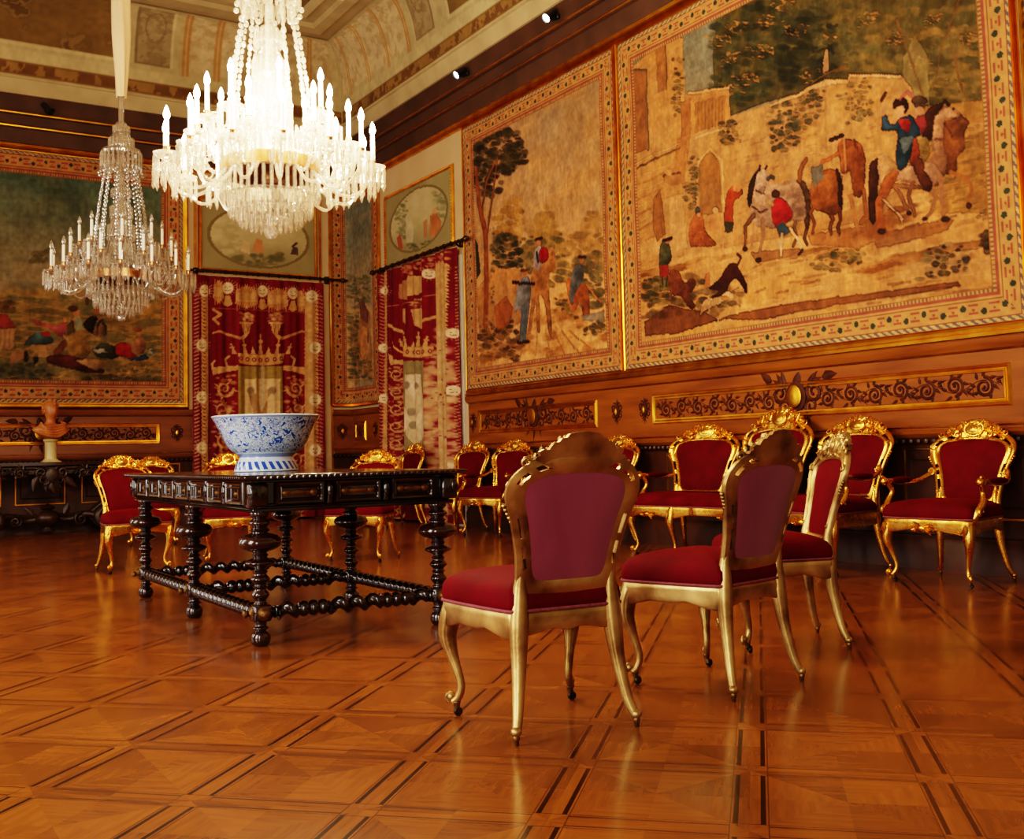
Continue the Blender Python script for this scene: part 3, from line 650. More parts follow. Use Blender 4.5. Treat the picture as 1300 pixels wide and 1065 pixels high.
GOLDT, CRIM, CRIMD = (198,148,92), (112,10,24), (78,4,16)
def feather(c, pts, col, wd, step, dirn):
    """leafy fringe along a vertical band: saw-toothed edge."""
    for i in range(len(pts)-1):
        (x0, y0), (x1, y1) = pts[i], pts[i+1]
        for k in range(3):
            t = k/3; x, y = x0+(x1-x0)*t, y0+(y1-y0)*t
            c.poly([(x, y-step), (x+dirn*wd, y-step*.2), (x, y+step*.6)], col)
def sunface(c, x, y, r):
    for k in range(18):
        a = 2*PI*k/18; c.line([(x, y), (x+1.55*r*math.cos(a), y+1.5*r*math.sin(a))], r*.28, (186,140,104), .8, .1, r*.08)
    c.blob(x, y, r, r*1.08, (226,196,152), 1, .15, .06); c.blob(x-.33*r, y-.2*r, r*.14, r*.1, (120,80,52), .9); c.blob(x+.33*r, y-.2*r, r*.14, r*.1, (120,80,52), .9)
    c.line([(x-.35*r, y+.35*r), (x, y+.5*r), (x+.35*r, y+.35*r)], r*.16, (120,72,48)); c.line([(x, y-.1*r), (x-.05*r, y+.2*r)], r*.12, (180,140,100))
def scroll2(c, x, y, r, col, sg=1):
    pts = [(x+sg*r*(1-k/26)*math.cos(k*.42), y+r*(1-k/26)*math.sin(k*.42)) for k in range(22)]
    c.line(pts, r*.34, col, 1, .1, r*.16)
    for k in (0, 4, 8, 12):
        px, py = pts[k]; a = k*.42; c.poly([(px, py), (px+sg*r*.75*math.cos(a+.5), py+r*.75*math.sin(a+.5)), (px+sg*r*.3*math.cos(a+1.2), py+r*.3*math.sin(a+1.2))], col)
def crown(c, x0, x1, yt, yb, yc):
    w = x1-x0; xm = (x0+x1)/2
    band = [(x0+w*t, yt+ (yc-yt)*(1-abs(2*t-1)**2)*0+ (4*t*(1-t))*8) for t in np.linspace(0, 1, 9)]
    low = [(x0+w*.04+w*.92*t, yb+(4*t*(1-t))*14) for t in np.linspace(1, 0, 9)]
    c.poly(band+low, GOLDT, 1, .1)
    for k in range(7):
        t = (k+.5)/7; bx = x0+w*t; by = (yt+yb)/2+4*t*(1-t)*11; c.blob(bx, by, w*.05, (yb-yt)*.26, CRIM, 1, .3); c.blob(bx, by, w*.025, (yb-yt)*.14, GOLDT, 1, .3)
    c.line(band, 4, (150,96,50), .8); c.line(low, 4, (150,96,50), .8)
    for t, hh in ((-.06,.62),(.17,.85),(.5,1.25),(.83,.85),(1.06,.62),(.34,.45),(.66,.45)):
        bx = x0+w*t; H_ = (yt-yc)*hh; lean = (t-.5)*w*.12
        c.poly([(bx-w*.05, yt+6), (bx+lean*.5-w*.02, yt-H_*.5), (bx+lean, yt-H_), (bx+lean*.5+w*.02, yt-H_*.5), (bx+w*.05, yt+6)], GOLDT)
        if hh > .5:
            c.blob(bx+lean*.7, yt-H_*.6, w*.06, H_*.13, GOLDT); c.blob(bx+lean, yt-H_*.9, w*.025, H_*.12, GOLDT)
def coat_curtain(left):
    if left:
        c = Canvas(4.54, 6.68, .03, 3.83, .0125, lambda px, py: on_back(px, py, YB-.13), 31); c.fill(CRIM); c.tint((8, 300), .25); c.zoom(240, 330, 5.073)
        # side bands
        for y in range(230, 1400, 24):
            c.poly([(75,y-26),(95,y-8),(128,y-20),(128,y+10),(100,y+8),(80,y)], GOLDT); c.line([(60,y-6),(35,y+4)], 9, (176,126,96)); c.poly([(745,y-20),(790,y-28),(830,y-10),(835,y+6),(800,y+4),(750,y+10)], GOLDT); c.line([(842,y),(858,y+8)], 8, (176,126,96))
        for y in (200,550,885,1210,1520): sunface(c, 82 if y > 300 else 100, y, 40); sunface(c, 812 if y > 300 else 790, y+(35 if y < 300 else 15), 40)
        c.line([(128,120),(128,1700)], 6, (70,10,16), .8)
        # lambrequin
        for (x0, x1, y) in ((160,220,215),(300,440,250),(510,630,265),(700,745,275)):
            c.poly([(x0,y-50),((x0+x1)/2,y-85),(x1,y-50),(x1+6,y+30),((x0+x1)/2,y+62),(x0-4,y+30)], GOLDT)
            n = max(3, int((x1-x0)/14))
            for k in range(n): c.poly([(x0+(x1-x0)*k/n,y+20),(x0+(x1-x0)*(k+.5)/n,y+78),(x0+(x1-x0)*(k+1)/n,y+20)], (180,120,74)); c.poly([(x0+(x1-x0)*k/n,y-40),(x0+(x1-x0)*(k+.4)/n,y-100),(x0+(x1-x0)*(k+1)/n,y-40)], (184,124,78))
        for x, y in ((250,180),(475,200),(668,215)):
            sunface(c, x, y, 38); c.poly([(x-14,y+50),(x+14,y+50),(x+30,y+105),(x,y+120),(x-30,y+105)], GOLDT)
        c.line([(150,310),(450,322),(745,338)], 7, (150,70,56))
        # horns of plenty
        for s, x in ((1,395),(-1,530)):
            c.poly([(x-s*65,410),(x+s*5,410),(x-s*5,470),(x-s*45,515),(x-s*85,505),(x-s*40,480)], GOLDT); c.line([(x-s*70,505),(x-s*140,480),(x-s*200,458),(x-s*240,470)], 20, (186,132,84), 1, .1, 12); c.line([(x-s*70,405),(x+s*10,405)], 14, (206,160,104))
            c.leaves([(x-s*75,395),(x-s*70,335),(x+s*20,340),(x+s*15,395)], [GOLDT,(214,172,120),(150,70,50)], 46, 15)
            for k in range(4): c.line([(x-s*(55-14*k),415),(x-s*(52-11*k),470)], 4, (120,50,40), .7)
        c.line([(160,320),(205,350),(160,380),(190,410)], 20, GOLDT)
        crown(c, 310, 615, 600, 665, 500)
        # scrollwork
        for s, xo in ((1,0),(-1,915)):
            X = lambda x: xo+s*x
            c.poly([(X(150),690),(X(310),680),(X(310),710),(X(240),720),(X(160),740)], GOLDT); c.line([(X(250),690),(X(235),640),(X(260),620)], 16, GOLDT); c.line([(X(160),730),(X(150),670),(X(165),650)], 14, GOLDT)
            scroll2(c, X(230), 830, 56, GOLDT, s); scroll2(c, X(215), 960, 50, (190,140,96), s)
            for yy in range(1040, 1650, 120): scroll2(c, X(225), yy, 54, GOLDT, s)
            c.leaves([(X(160),760),(X(300),740),(X(300),1650),(X(160),1650)], [GOLDT,(176,120,80)], 160, 17)
        # shield
        c.poly([(312,685),(602,685),(602,1500),(460,1640),(312,1500)], (150,124,58), 1, .08); c.poly([(358,765),(585,765),(585,1440),(470,1550),(358,1440)], (216,180,128), 1, .05)
        c.line([(440,690),(440,1500)], 22, (110,92,46), .5); c.line([(478,690),(478,1500)], 26, (196,180,150), .6)
        for s, x in ((1,400),(-1,540)): c.poly([(x-28,830),(x+8,815),(x+s*70,980),(x+s*66,1060),(x+s*36,1060)], (168,128,82)); c.blob(x-4,840,28,26,(150,124,84))
        for y in (1150,1300): c.blob(420,y,26,34,(160,122,80)); c.blob(520,y,26,34,(160,122,80))
        fold = lambda U: .018*np.sin((U-4.57)*21)+.02*np.sin((U-4.57)*9.3+1)+.01*np.sin((U-4.57)*47)
    else:
        c = Canvas(12.71, 15.2, .03, 3.82, .0145, lambda px, py: on_right(px, py, XR-.13), 33); c.fill(CRIM); c.tint((10, 300), .3); c.zoom(400, 340, 5.909)
        for y in range(30, 1900, 26):
            c.poly([(500,y),(535,y-14),(552,y+4),(540,y+20),(505,y+24)], (190,140,86)); c.line([(486,y),(500,y+10)], 7, (176,126,90))
            c.poly([(905,y-60),(960,y-80),(1000,y-60),(1010,y-40),(960,y-30),(905,y-26)], GOLDT)
            c.line([(1035,y-30),(1070,y-44)], 8, (176,126,90))
        c.leaves([(890,430),(1020,560),(1040,1900),(840,1900),(830,900)], [(202,158,110),(206,166,120),(196,150,98)], 420, 34)
        c.leaves([(850,480),(1030,480),(1040,1900),(850,1900)], [CRIM,CRIMD], 70, 12)
        for x, y in ((520,170),(515,600),(515,980),(1030,490),(1035,920),(1030,1500),(855,45)): sunface(c, x, y, 38)
        c.poly([(700,60),(800,60),(810,180),(760,200),(700,210)], GOLDT); c.poly([(620,120),(700,90),(700,240),(620,230)], (180,128,80), .9); c.leaves([(600,10),(1000,-120),(1000,0),(640,60)], [GOLDT,(176,120,80)], 90, 15)
        c.line([(555,290),(680,270),(900,195)], 6, (170,100,70)); c.line([(900,200),(900,450)], 5, (150,80,50))
        c.poly([(715,310),(815,300),(820,430),(790,460),(730,420)], GOLDT); c.leaves([(715,310),(720,240),(810,225),(812,305)], [GOLDT,(150,70,50),(214,172,120)], 46, 13); c.line([(790,440),(840,390),(900,360)], 24, GOLDT); c.line([(560,430),(620,470),(680,490)], 26, GOLDT); c.poly([(640,330),(690,300),(690,420),(670,400)], (190,140,90))
        crown(c, 655, 880, 585, 660, 500)
        c.poly([(560,640),(600,690),(665,690),(665,720),(570,730)], GOLDT); c.line([(580,560),(620,620),(650,640)], 16, GOLDT)
        for y in range(800, 1900, 130): scroll2(c, 610, y, 50, GOLDT, 1)
        c.leaves([(560,740),(660,730),(660,1800),(560,1800)], [GOLDT,(186,134,88)], 150, 16)
        c.poly([(665,700),(840,695),(830,1300),(800,1400),(720,1420),(680,1350)], (142,124,82), 1, .08); c.poly([(690,800),(780,795),(800,1000),(805,1260),(750,1350),(700,1250)], (208,178,136), 1, .05)
        c.poly([(700,800),(725,795),(745,920),(760,800),(780,800),(770,900),(740,1000),(705,900)], (226,198,160)); 
        for x, y in ((700,880),(752,885),(725,1080),(735,1180)): c.blob(x, y, 22, 34, (150,128,98))
        c.poly([(690,1040),(725,1150),(690,1230)], (226,198,160)); c.poly([(790,1040),(745,1170),(800,1250)], (222,194,154))
        fold = lambda U: .03*np.sin((U-12.9)*11)+.025*np.sin((U-12.9)*19+1)+.012*np.sin((U-12.9)*37)
    c.tint((3, 3), .1, 2)
    return c, fold
# ------------------------------------------------------------------ the room shell
X0, Y0 = -2.46, -4.2
def parquet():
    m, nt, b = new_mat('parquet'); N = nt.nodes.new; L = nt.links.new
    tc = N('ShaderNodeTexCoord'); sp = N('ShaderNodeSeparateXYZ'); L(tc.outputs['Object'], sp.inputs[0])
    def mth(op, a, b_=None, c=None):
        n = N('ShaderNodeMath'); n.operation = op
        for i, v in enumerate((a, b_, c)):
            if v is None: continue
            if isinstance(v, (int, float)): n.inputs[i].default_value = v
            else: L(v, n.inputs[i])
        return n.outputs[0]
    T = .525; c = math.sqrt(.5)
    p = mth('MULTIPLY', mth('ADD', sp.outputs[0], sp.outputs[1]), c); q = mth('MULTIPLY', mth('SUBTRACT', sp.outputs[1], sp.outputs[0]), c)
    pc = mth('DIVIDE', mth('SUBTRACT', p, .24), T); qc = mth('DIVIDE', mth('SUBTRACT', q, .06), T)
    pf = mth('SUBTRACT', mth('FRACT', mth('ADD', pc, .5)), .5); qf = mth('SUBTRACT', mth('FRACT', mth('ADD', qc, .5)), .5)   # 0 on a band centre
    ap = mth('MULTIPLY', mth('ABSOLUTE', pf), T); aq = mth('MULTIPLY', mth('ABSOLUTE', qf), T)
    band_p = mth('LESS_THAN', ap, .05); band_q = mth('LESS_THAN', aq, .05); band = mth('MAXIMUM', band_p, band_q)
    def ln(a, at, w): return mth('LESS_THAN', mth('ABSOLUTE', mth('SUBTRACT', a, at)), w)
    lq = mth('MULTIPLY', ln(aq, .036, .007), mth('GREATER_THAN', ap, .05))       # dark stringing
    lp = mth('MULTIPLY', ln(ap, .036, .005), mth('GREATER_THAN', aq, .05))
    edge = mth('MULTIPLY', mth('MAXIMUM', ln(aq, .05, .002), ln(ap, .05, .002)), .55)
    dark = mth('MAXIMUM', mth('MAXIMUM', mth('MULTIPLY', lq, .92), mth('MULTIPLY', lp, .6)), edge)
    # quartered field: grain turns in each quarter
    ph = mth('SUBTRACT', mth('FRACT', pc), .5); qh = mth('SUBTRACT', mth('FRACT', qc), .5)
    quarter = mth('GREATER_THAN', mth('ABSOLUTE', ph), mth('ABSOLUTE', qh))
    sgn = mth('MULTIPLY_ADD', mth('GREATER_THAN', ph, 0), .5, mth('MULTIPLY', mth('GREATER_THAN', qh, 0), .25))
    cell = mth('ADD', mth('MULTIPLY', mth('FLOOR', pc), 7.31), mth('MULTIPLY', mth('FLOOR', qc), 3.17))
    along = mth('ADD', mth('MULTIPLY', quarter, p), mth('MULTIPLY', mth('SUBTRACT', 1.0, quarter), q))
    across = mth('ADD', mth('MULTIPLY', quarter, q), mth('MULTIPLY', mth('SUBTRACT', 1.0, quarter), p))
    al2 = mth('ADD', mth('MULTIPLY', band_q, q), mth('MULTIPLY', mth('SUBTRACT', 1.0, band_q), along))
    cv = N('ShaderNodeCombineXYZ'); L(mth('MULTIPLY', along, 30), cv.inputs[0]); L(mth('MULTIPLY', across, 3.0), cv.inputs[1]); L(mth('ADD', cell, sgn), cv.inputs[2])
    no = N('ShaderNodeTexNoise'); no.inputs['Scale'].default_value = 1.6; no.inputs['Detail'].default_value = 6; no.inputs['Roughness'].default_value = .6; L(cv.outputs[0], no.inputs['Vector'])
    wn = N('ShaderNodeTexWhiteNoise'); cw = N('ShaderNodeCombineXYZ'); L(mth('ADD', cell, mth('ADD', mth('MULTIPLY', quarter, 11.3), mth('MULTIPLY', sgn, 5.7))), cw.inputs[0]); L(band, cw.inputs[1]); L(cw.outputs[0], wn.inputs['Vector'])
    rp = N('ShaderNodeValToRGB'); e = rp.color_ramp.elements
    e[0].position = .2; e[0].color = srgb(88,45,14); e[1].position = .85; e[1].color = srgb(160,93,34)
    L(mth('ADD', mth('MULTIPLY', no.outputs['Fac'], .62), mth('MULTIPLY_ADD', wn.outputs['Value'], .26, .08)), rp.inputs['Fac'])
    mx = N('ShaderNodeMix'); mx.data_type = 'RGBA'; L(dark, mx.inputs['Factor']); L(rp.outputs['Color'], mx.inputs[6]); mx.inputs[7].default_value = srgb(20,9,5)
    L(mx.outputs[2], b.inputs['Base Color'])
    big = N('ShaderNodeTexNoise'); big.inputs['Scale'].default_value = 1.3; big.inputs['Detail'].default_value = 4; L(tc.outputs['Object'], big.inputs['Vector'])
    L(mth('MULTIPLY_ADD', big.outputs['Fac'], .16, .13), b.inputs['Roughness'])
    b.inputs['Specular IOR Level'].default_value = .45
    bp = N('ShaderNodeBump'); bp.inputs['Strength'].default_value = .1; bp.inputs['Distance'].default_value = .004
    L(mth('SUBTRACT', mth('MULTIPLY', no.outputs['Fac'], .5), dark), bp.inputs['Height']); L(bp.outputs[0], b.inputs['Normal'])
    return m
floor = struct(MB().span(X0-.3, XR+.6, Y0, YB+.6, -.12, 0).build('floor', parquet()))

# walls with the two curtained doorways
D1 = (4.75, 6.55, 3.75)      # back doorway x0 x1 top
D2 = (13.0, 15.0, 3.72)      # right doorway y0 y1 top
w = MB(); w.span(X0, D1[0], YB, YB+.3, 0, 5.6); w.span(D1[1], XR+.3, YB, YB+.3, 0, 5.6); w.span(D1[0], D1[1], YB, YB+.3, D1[2], 5.6)
wb = struct(w.build('wall_back', M['wall_cream']))
w = MB(); w.span(XR, XR+.3, Y0, D2[0], 0, 5.6); w.span(XR, XR+.3, D2[1], YB, 0, 5.6); w.span(XR, XR+.3, D2[0], D2[1], D2[2], 5.6)
wr = struct(w.build('wall_right', M['wall_cream']))
WIN = [(-1.6, .2), (3.0, 4.8), (7.6, 9.4), (12.2, 14.0)]
w = MB(); last = Y0
for a, b in WIN: w.span(X0-.3, X0, last, a, 0, 7.8); w.span(X0-.3, X0, a, b, 0, .5); w.span(X0-.3, X0, a, b, 4.6, 7.8); last = b
w.span(X0-.3, X0, last, YB+.3, 0, 7.8)
wl = struct(w.build('wall_left', M['wall_cream']))
d1 = empty('door_1', (0,0,0), kind='structure')
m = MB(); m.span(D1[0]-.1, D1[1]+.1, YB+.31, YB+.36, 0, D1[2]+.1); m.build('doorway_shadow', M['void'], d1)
m = MB(); m.span(D1[0]-.06, D1[0], YB-.02, YB+.3, 0, D1[2]); m.span(D1[1], D1[1]+.06, YB-.02, YB+.3, 0, D1[2]); m.span(D1[0]-.06, D1[1]+.06, YB-.02, YB+.3, D1[2], D1[2]+.06); m.build('door_casing', M['wall_cream'], d1)
d2 = empty('door_2', (0,0,0), kind='structure')
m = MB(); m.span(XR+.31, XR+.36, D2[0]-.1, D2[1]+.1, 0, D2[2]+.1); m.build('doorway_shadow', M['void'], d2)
m = MB(); m.span(XR-.05, XR+.3, D2[0]-.32, D2[0]-.02, 0, D2[2]); m.span(XR-.03, XR+.3, D2[1], D2[1]+.06, 0, D2[2]); m.build('door_casing', M['jamb_white'], d2)

# mapping helpers: (u, v, w) -> world, w grows into the room
RW = lambda u, v, w: (XR-w, u, v)
BW = lambda u, v, w: (u, YB-w, v)
def rect_mould(mb, fn, u0, u1, v0, v1, prof):
    """mitred moulding; prof = [(outward offset, height)] from the opening outwards."""
    rows = []
    for d, h in prof:
        rows.append([fn(u0-d, v0-d, h), fn(u1+d, v0-d, h), fn(u1+d, v1+d, h), fn(u0-d, v1+d, h)])
    mb.grid(rows, cu=True); return mb
def strip(mb, fn, u0, u1, prof):
    """horizontal moulding, prof = [(v, w)]."""
    mb.grid([[fn(u, v, w) for v, w in prof] for u in (u0, u1)]); return mb
def spiral(mb, fn, u, v, r, sg, turns=1.6, rad=.012, a0=0.0, w0=.012, n=18, squash=1.0):
    path = []
    for k in range(n+1):
        t = k/n; a = a0+sg*t*turns*2*PI; q = r*(1-.8*t)
        path.append(fn(u+q*math.cos(a), v+q*squash*math.sin(a), w0+.012*t)+(rad*(1.15-.55*t),))
    mb.tube(path, n=6)
def leaf(mb, fn, u, v, a, l, wd, w0=.012):
    """pointed, ridged acanthus leaf."""
    ca, sa = math.cos(a), math.sin(a); rows = []
    for t, k in ((0,.35),(.3,1),(.65,.75),(1,.05)):
        bend = .25*l*t*t
        row = []
        for s_, h in ((-1,0),(-.5,.012),(0,.018),(.5,.012),(1,0)):
            x = l*t; y = s_*wd*k+bend
            row.append(fn(u+x*ca-y*sa, v+x*sa+y*ca, w0+h*(1-.4*t)))
        rows.append(row)
    mb.grid(rows)
def scroll_frieze(mb, fn, u0, u1, vc, h, pitch, sg=1):
    n = max(1, round(abs(u1-u0)/pitch)); st = (u1-u0)/n
    d = 1 if st > 0 else -1
    stem_ = [fn(u0+st*n*k/40, vc+h*.22*math.sin(k/40*n*PI), .012)+(.012,) for k in range(41)]
    mb.tube(stem_, n=6)
    for i in range(n):
        uc = u0+st*(i+.5); s_ = 1 if i % 2 else -1
        spiral(mb, fn, uc, vc+s_*h*.06, h*.40, s_*d, 1.7, h*.078, a0=-s_*PI/2, n=20)
        spiral(mb, fn, uc+st*.5, vc-s_*h*.16, h*.2, -s_*d, 1.3, h*.045, a0=s_*PI/2, n=12)
        for k, a in enumerate((.2, .9, 1.7, 2.4, 3.3, 4.1, 5.0)):
            leaf(mb, fn, uc+h*.36*math.cos(a+s_), vc+h*.36*math.sin(a+s_), a+s_+.5, h*.36, h*.15)
        leaf(mb, fn, uc+st*.45, vc-s_*h*.2, (0 if d > 0 else PI)+s_*.5, h*.42, h*.1)
        leaf(mb, fn, uc+st*.45, vc-s_*h*.2, (0 if d > 0 else PI)-s_*.7, h*.34, h*.09)
        c = fn(uc, vc+s_*h*.06, .022); mb.ball(c, h*.07, 8, 5)
def cartouche(mb, fn, u, v, h, wide=.62):
    """upright carved drop used on the pilasters."""
    for sx in (-1, 1):
        spiral(mb, fn, u+sx*h*wide*.3, v+h*.16, h*.17, sx, 1.3, h*.045, a0=PI/2)
        spiral(mb, fn, u+sx*h*wide*.28, v-h*.16, h*.15, -sx, 1.3, h*.04, a0=-PI/2)
        leaf(mb, fn, u, v+h*.26, PI/2+sx*.5, h*.22, h*.07); leaf(mb, fn, u, v-h*.24, -PI/2+sx*.5, h*.24, h*.07)
        leaf(mb, fn, u+sx*h*.2, v, (0 if sx > 0 else PI), h*.16, h*.06)
    leaf(mb, fn, u, v+h*.28, PI/2, h*.24, h*.06); leaf(mb, fn, u, v-h*.28, -PI/2, h*.24, h*.06)
def disc(mb, fn, u, v, ru, rv, w0, w1, n=18):
    rows = [[fn(u+ru*k*math.cos(2*PI*i/n), v+rv*k*math.sin(2*PI*i/n), ww) for i in range(n)] for k, ww in ((1,w0),(1,w1*.8+w0*.2),(.8,w1),(.45,w1+.004),(.02,w1+.005))]
    mb.grid(rows, cu=True)

GOLD_SM = [(-.014,.02),(-.008,.034),(.006,.038),(.012,.028),(.02,.034),(.034,.04),(.042,.03),(.048,.02)]
def dado(name, fn, spans, wood, panels, rosettes, lower, center=None):
    """one wall's panelled dado: carcase with gilt moulding, carved friezes, pilaster drops."""
    d = empty(name, (0,0,0), kind='structure')
    m = MB()
    for a, b in spans:
        strip(m, fn, a, b, [(1.0,.03),(1.02,.09),(1.05,.12),(1.075,.08),(1.08,.022),(1.1,.022),(1.66,.022),(1.665,.05),(1.7,.075),(1.74,.08),(1.755,.06),(1.76,0)])
        for u in (a, b): m.add([fn(u, v, w) for v, w in ((0,0),(0,.07),(.2,.07),(.26,.03),(1,.022),(1.05,.075),(1.08,.022),(1.66,.022),(1.7,.075),(1.76,.06),(1.76,0))], [tuple(range(11))])
    m.build('panelling', wood, d)
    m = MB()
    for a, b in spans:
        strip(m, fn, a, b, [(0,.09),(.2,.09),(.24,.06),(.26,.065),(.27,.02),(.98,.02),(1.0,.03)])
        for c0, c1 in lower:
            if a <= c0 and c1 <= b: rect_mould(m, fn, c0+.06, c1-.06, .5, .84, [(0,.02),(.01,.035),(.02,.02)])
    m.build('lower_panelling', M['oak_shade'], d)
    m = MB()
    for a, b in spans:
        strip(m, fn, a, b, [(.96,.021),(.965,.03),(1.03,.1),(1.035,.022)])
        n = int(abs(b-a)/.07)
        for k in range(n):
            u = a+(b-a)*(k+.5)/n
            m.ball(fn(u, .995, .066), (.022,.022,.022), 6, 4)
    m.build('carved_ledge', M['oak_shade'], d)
    m = MB()
    for a, b in spans:
        strip(m, fn, a, b, [(1.098,.021),(1.098,.034),(1.108,.038),(1.116,.03),(1.116,.021)])
        strip(m, fn, a, b, [(1.652,.021),(1.652,.034),(1.66,.04),(1.668,.036),(1.67,.021)])
    for p in panels: rect_mould(m, fn, p[0]+.04, p[1]-.04, 1.285, 1.505, GOLD_SM)
    if name == 'trim_1': strip(m, fn, Y0, 12.62, [(1.755,0),(1.76,.07),(1.785,.075),(1.8,.055),(1.82,.06),(1.84,.05),(1.85,0)])
    m.build('gilt_molding', M['gilt_molding'], d)
    m = MB()
    for a, b in lower: rect_mould(m, fn, a, b, .42, .92, [(0,.021),(.006,.034),(.02,.034),(.028,.021)])
    m.build('lower_gilt_molding', M['gilt_molding'], d)
    for p in panels:
        m = MB(); u0, u1 = p[0]+.09, p[1]-.09
        if p[2] is not None:
            uc = p[2]; g = p[3]
            scroll_frieze(m, fn, uc-g, u0, 1.395, .2, .24); scroll_frieze(m, fn, uc+g, u1, 1.395, .2, .24)
            for sx in (-1, 1):
                spiral(m, fn, uc+sx*.2, 1.45, .1, sx, 1.5, .022, a0=PI/2); spiral(m, fn, uc+sx*.16, 1.33, .08, -sx, 1.4, .02, a0=-PI/2)
                for k in range(3): leaf(m, fn, uc+sx*.13, 1.5, PI/2-sx*(.5+.4*k), .17, .04, .02)
                leaf(m, fn, uc+sx*.1, 1.29, -PI/2+sx*.5, .15, .04); leaf(m, fn, uc+sx*.3, 1.57, PI/2-sx*1.2, .16, .05, .02)
            leaf(m, fn, uc, 1.27, -PI/2, .16, .05); leaf(m, fn, uc, 1.52, PI/2, .12, .06, .02)
            disc(m, fn, uc, 1.42, .115, .135, .02, .045)
        else: scroll_frieze(m, fn, u0, u1, 1.395, .2, .24)
        m.build('carved_frieze', M['carved_oak'], d)
        if p[2] is not None:
            m = MB(); disc(m, fn, p[2], 1.42, .082, .1, .045, .07); m.build('gilt_boss', M['gilt_molding'], d)
    for u in rosettes:
        m = MB(); cartouche(m, fn, u, 1.4, .3); disc(m, fn, u, 1.4, .05, .075, .015, .04); m.build('carved_drop', M['carved_oak'], d)
        m = MB(); disc(m, fn, u, 1.4, .024, .042, .04, .05); m.build('gilt_stud', M['gilt_molding'], d)
    return d
dado('trim_1', RW, [(Y0, 12.62), (15.38, YB)], M['oak_grain_y'],
     [(4.66, 8.72, 6.72, .22), (9.7, 12.34, 11.0, .2), (15.98, 16.42, None), (.3, 4.1, 2.2, .2)], [8.86, 9.34, 12.5, 15.62], [(2.2,3.6),(4.55,5.6),(5.9,7.1),(7.4,8.5),(9.4,10.7),(11.1,12.3)])
dado('trim_2', BW, [(X0, 4.56), (6.86, XR)], M['oak_grain_x'],
     [(.75, 4.07, 2.41, .22), (-2.2, .2, None)], [4.33, .45, 7.03], [(.2,1.0),(1.25,1.88),(2.1,2.72),(2.98,3.6),(3.85,4.35)])

# cornice: gilt fillets on brown, cream fascia, painted band, then the cove
def cornice(name, fn, a, b):
    d = empty(name, (0,0,0), kind='structure'); m = MB()
    strip(m, fn, a, b, [(5.55,0),(5.57,.05),(5.78,.07),(5.79,.1),(5.83,.1),(5.84,.11),(5.96,.12),(5.965,.16),(6.0,.165),(6.01,.12),(6.26,.13)]); m.build('brown_fascia', M['cornice_brown'], d)
    m = MB(); strip(m, fn, a, b, [(5.795,.1),(5.795,.115),(5.81,.12),(5.822,.113),(5.822,.1)]); strip(m, fn, a, b, [(5.972,.16),(5.972,.175),(5.985,.18),(5.998,.172),(5.998,.16)])
    strip(m, fn, a, b, [(5.47,0),(5.475,.05),(5.5,.075),(5.53,.06),(5.56,.075),(5.58,.05)]); m.build('gilt_fillet', M['gilt_molding'], d)
    m = MB(); strip(m, fn, a, b, [(6.26,.12),(6.262,.16),(6.3,.165),(6.46,.21),(6.47,.24),(6.5,.24),(6.51,.22)]); m.build('cream_fascia', M['plaster'], d)
    return d
cornice('trim_3', RW, Y0, YB); cornice('trim_4', BW, X0, XR)
m = MB(); m.span(X0, XR+.3, YB, YB+.3, 5.6, 7.8); m.span(XR, XR+.3, Y0, YB, 5.6, 7.8); struct(m.build('wall_upper', M['plaster_grey']))

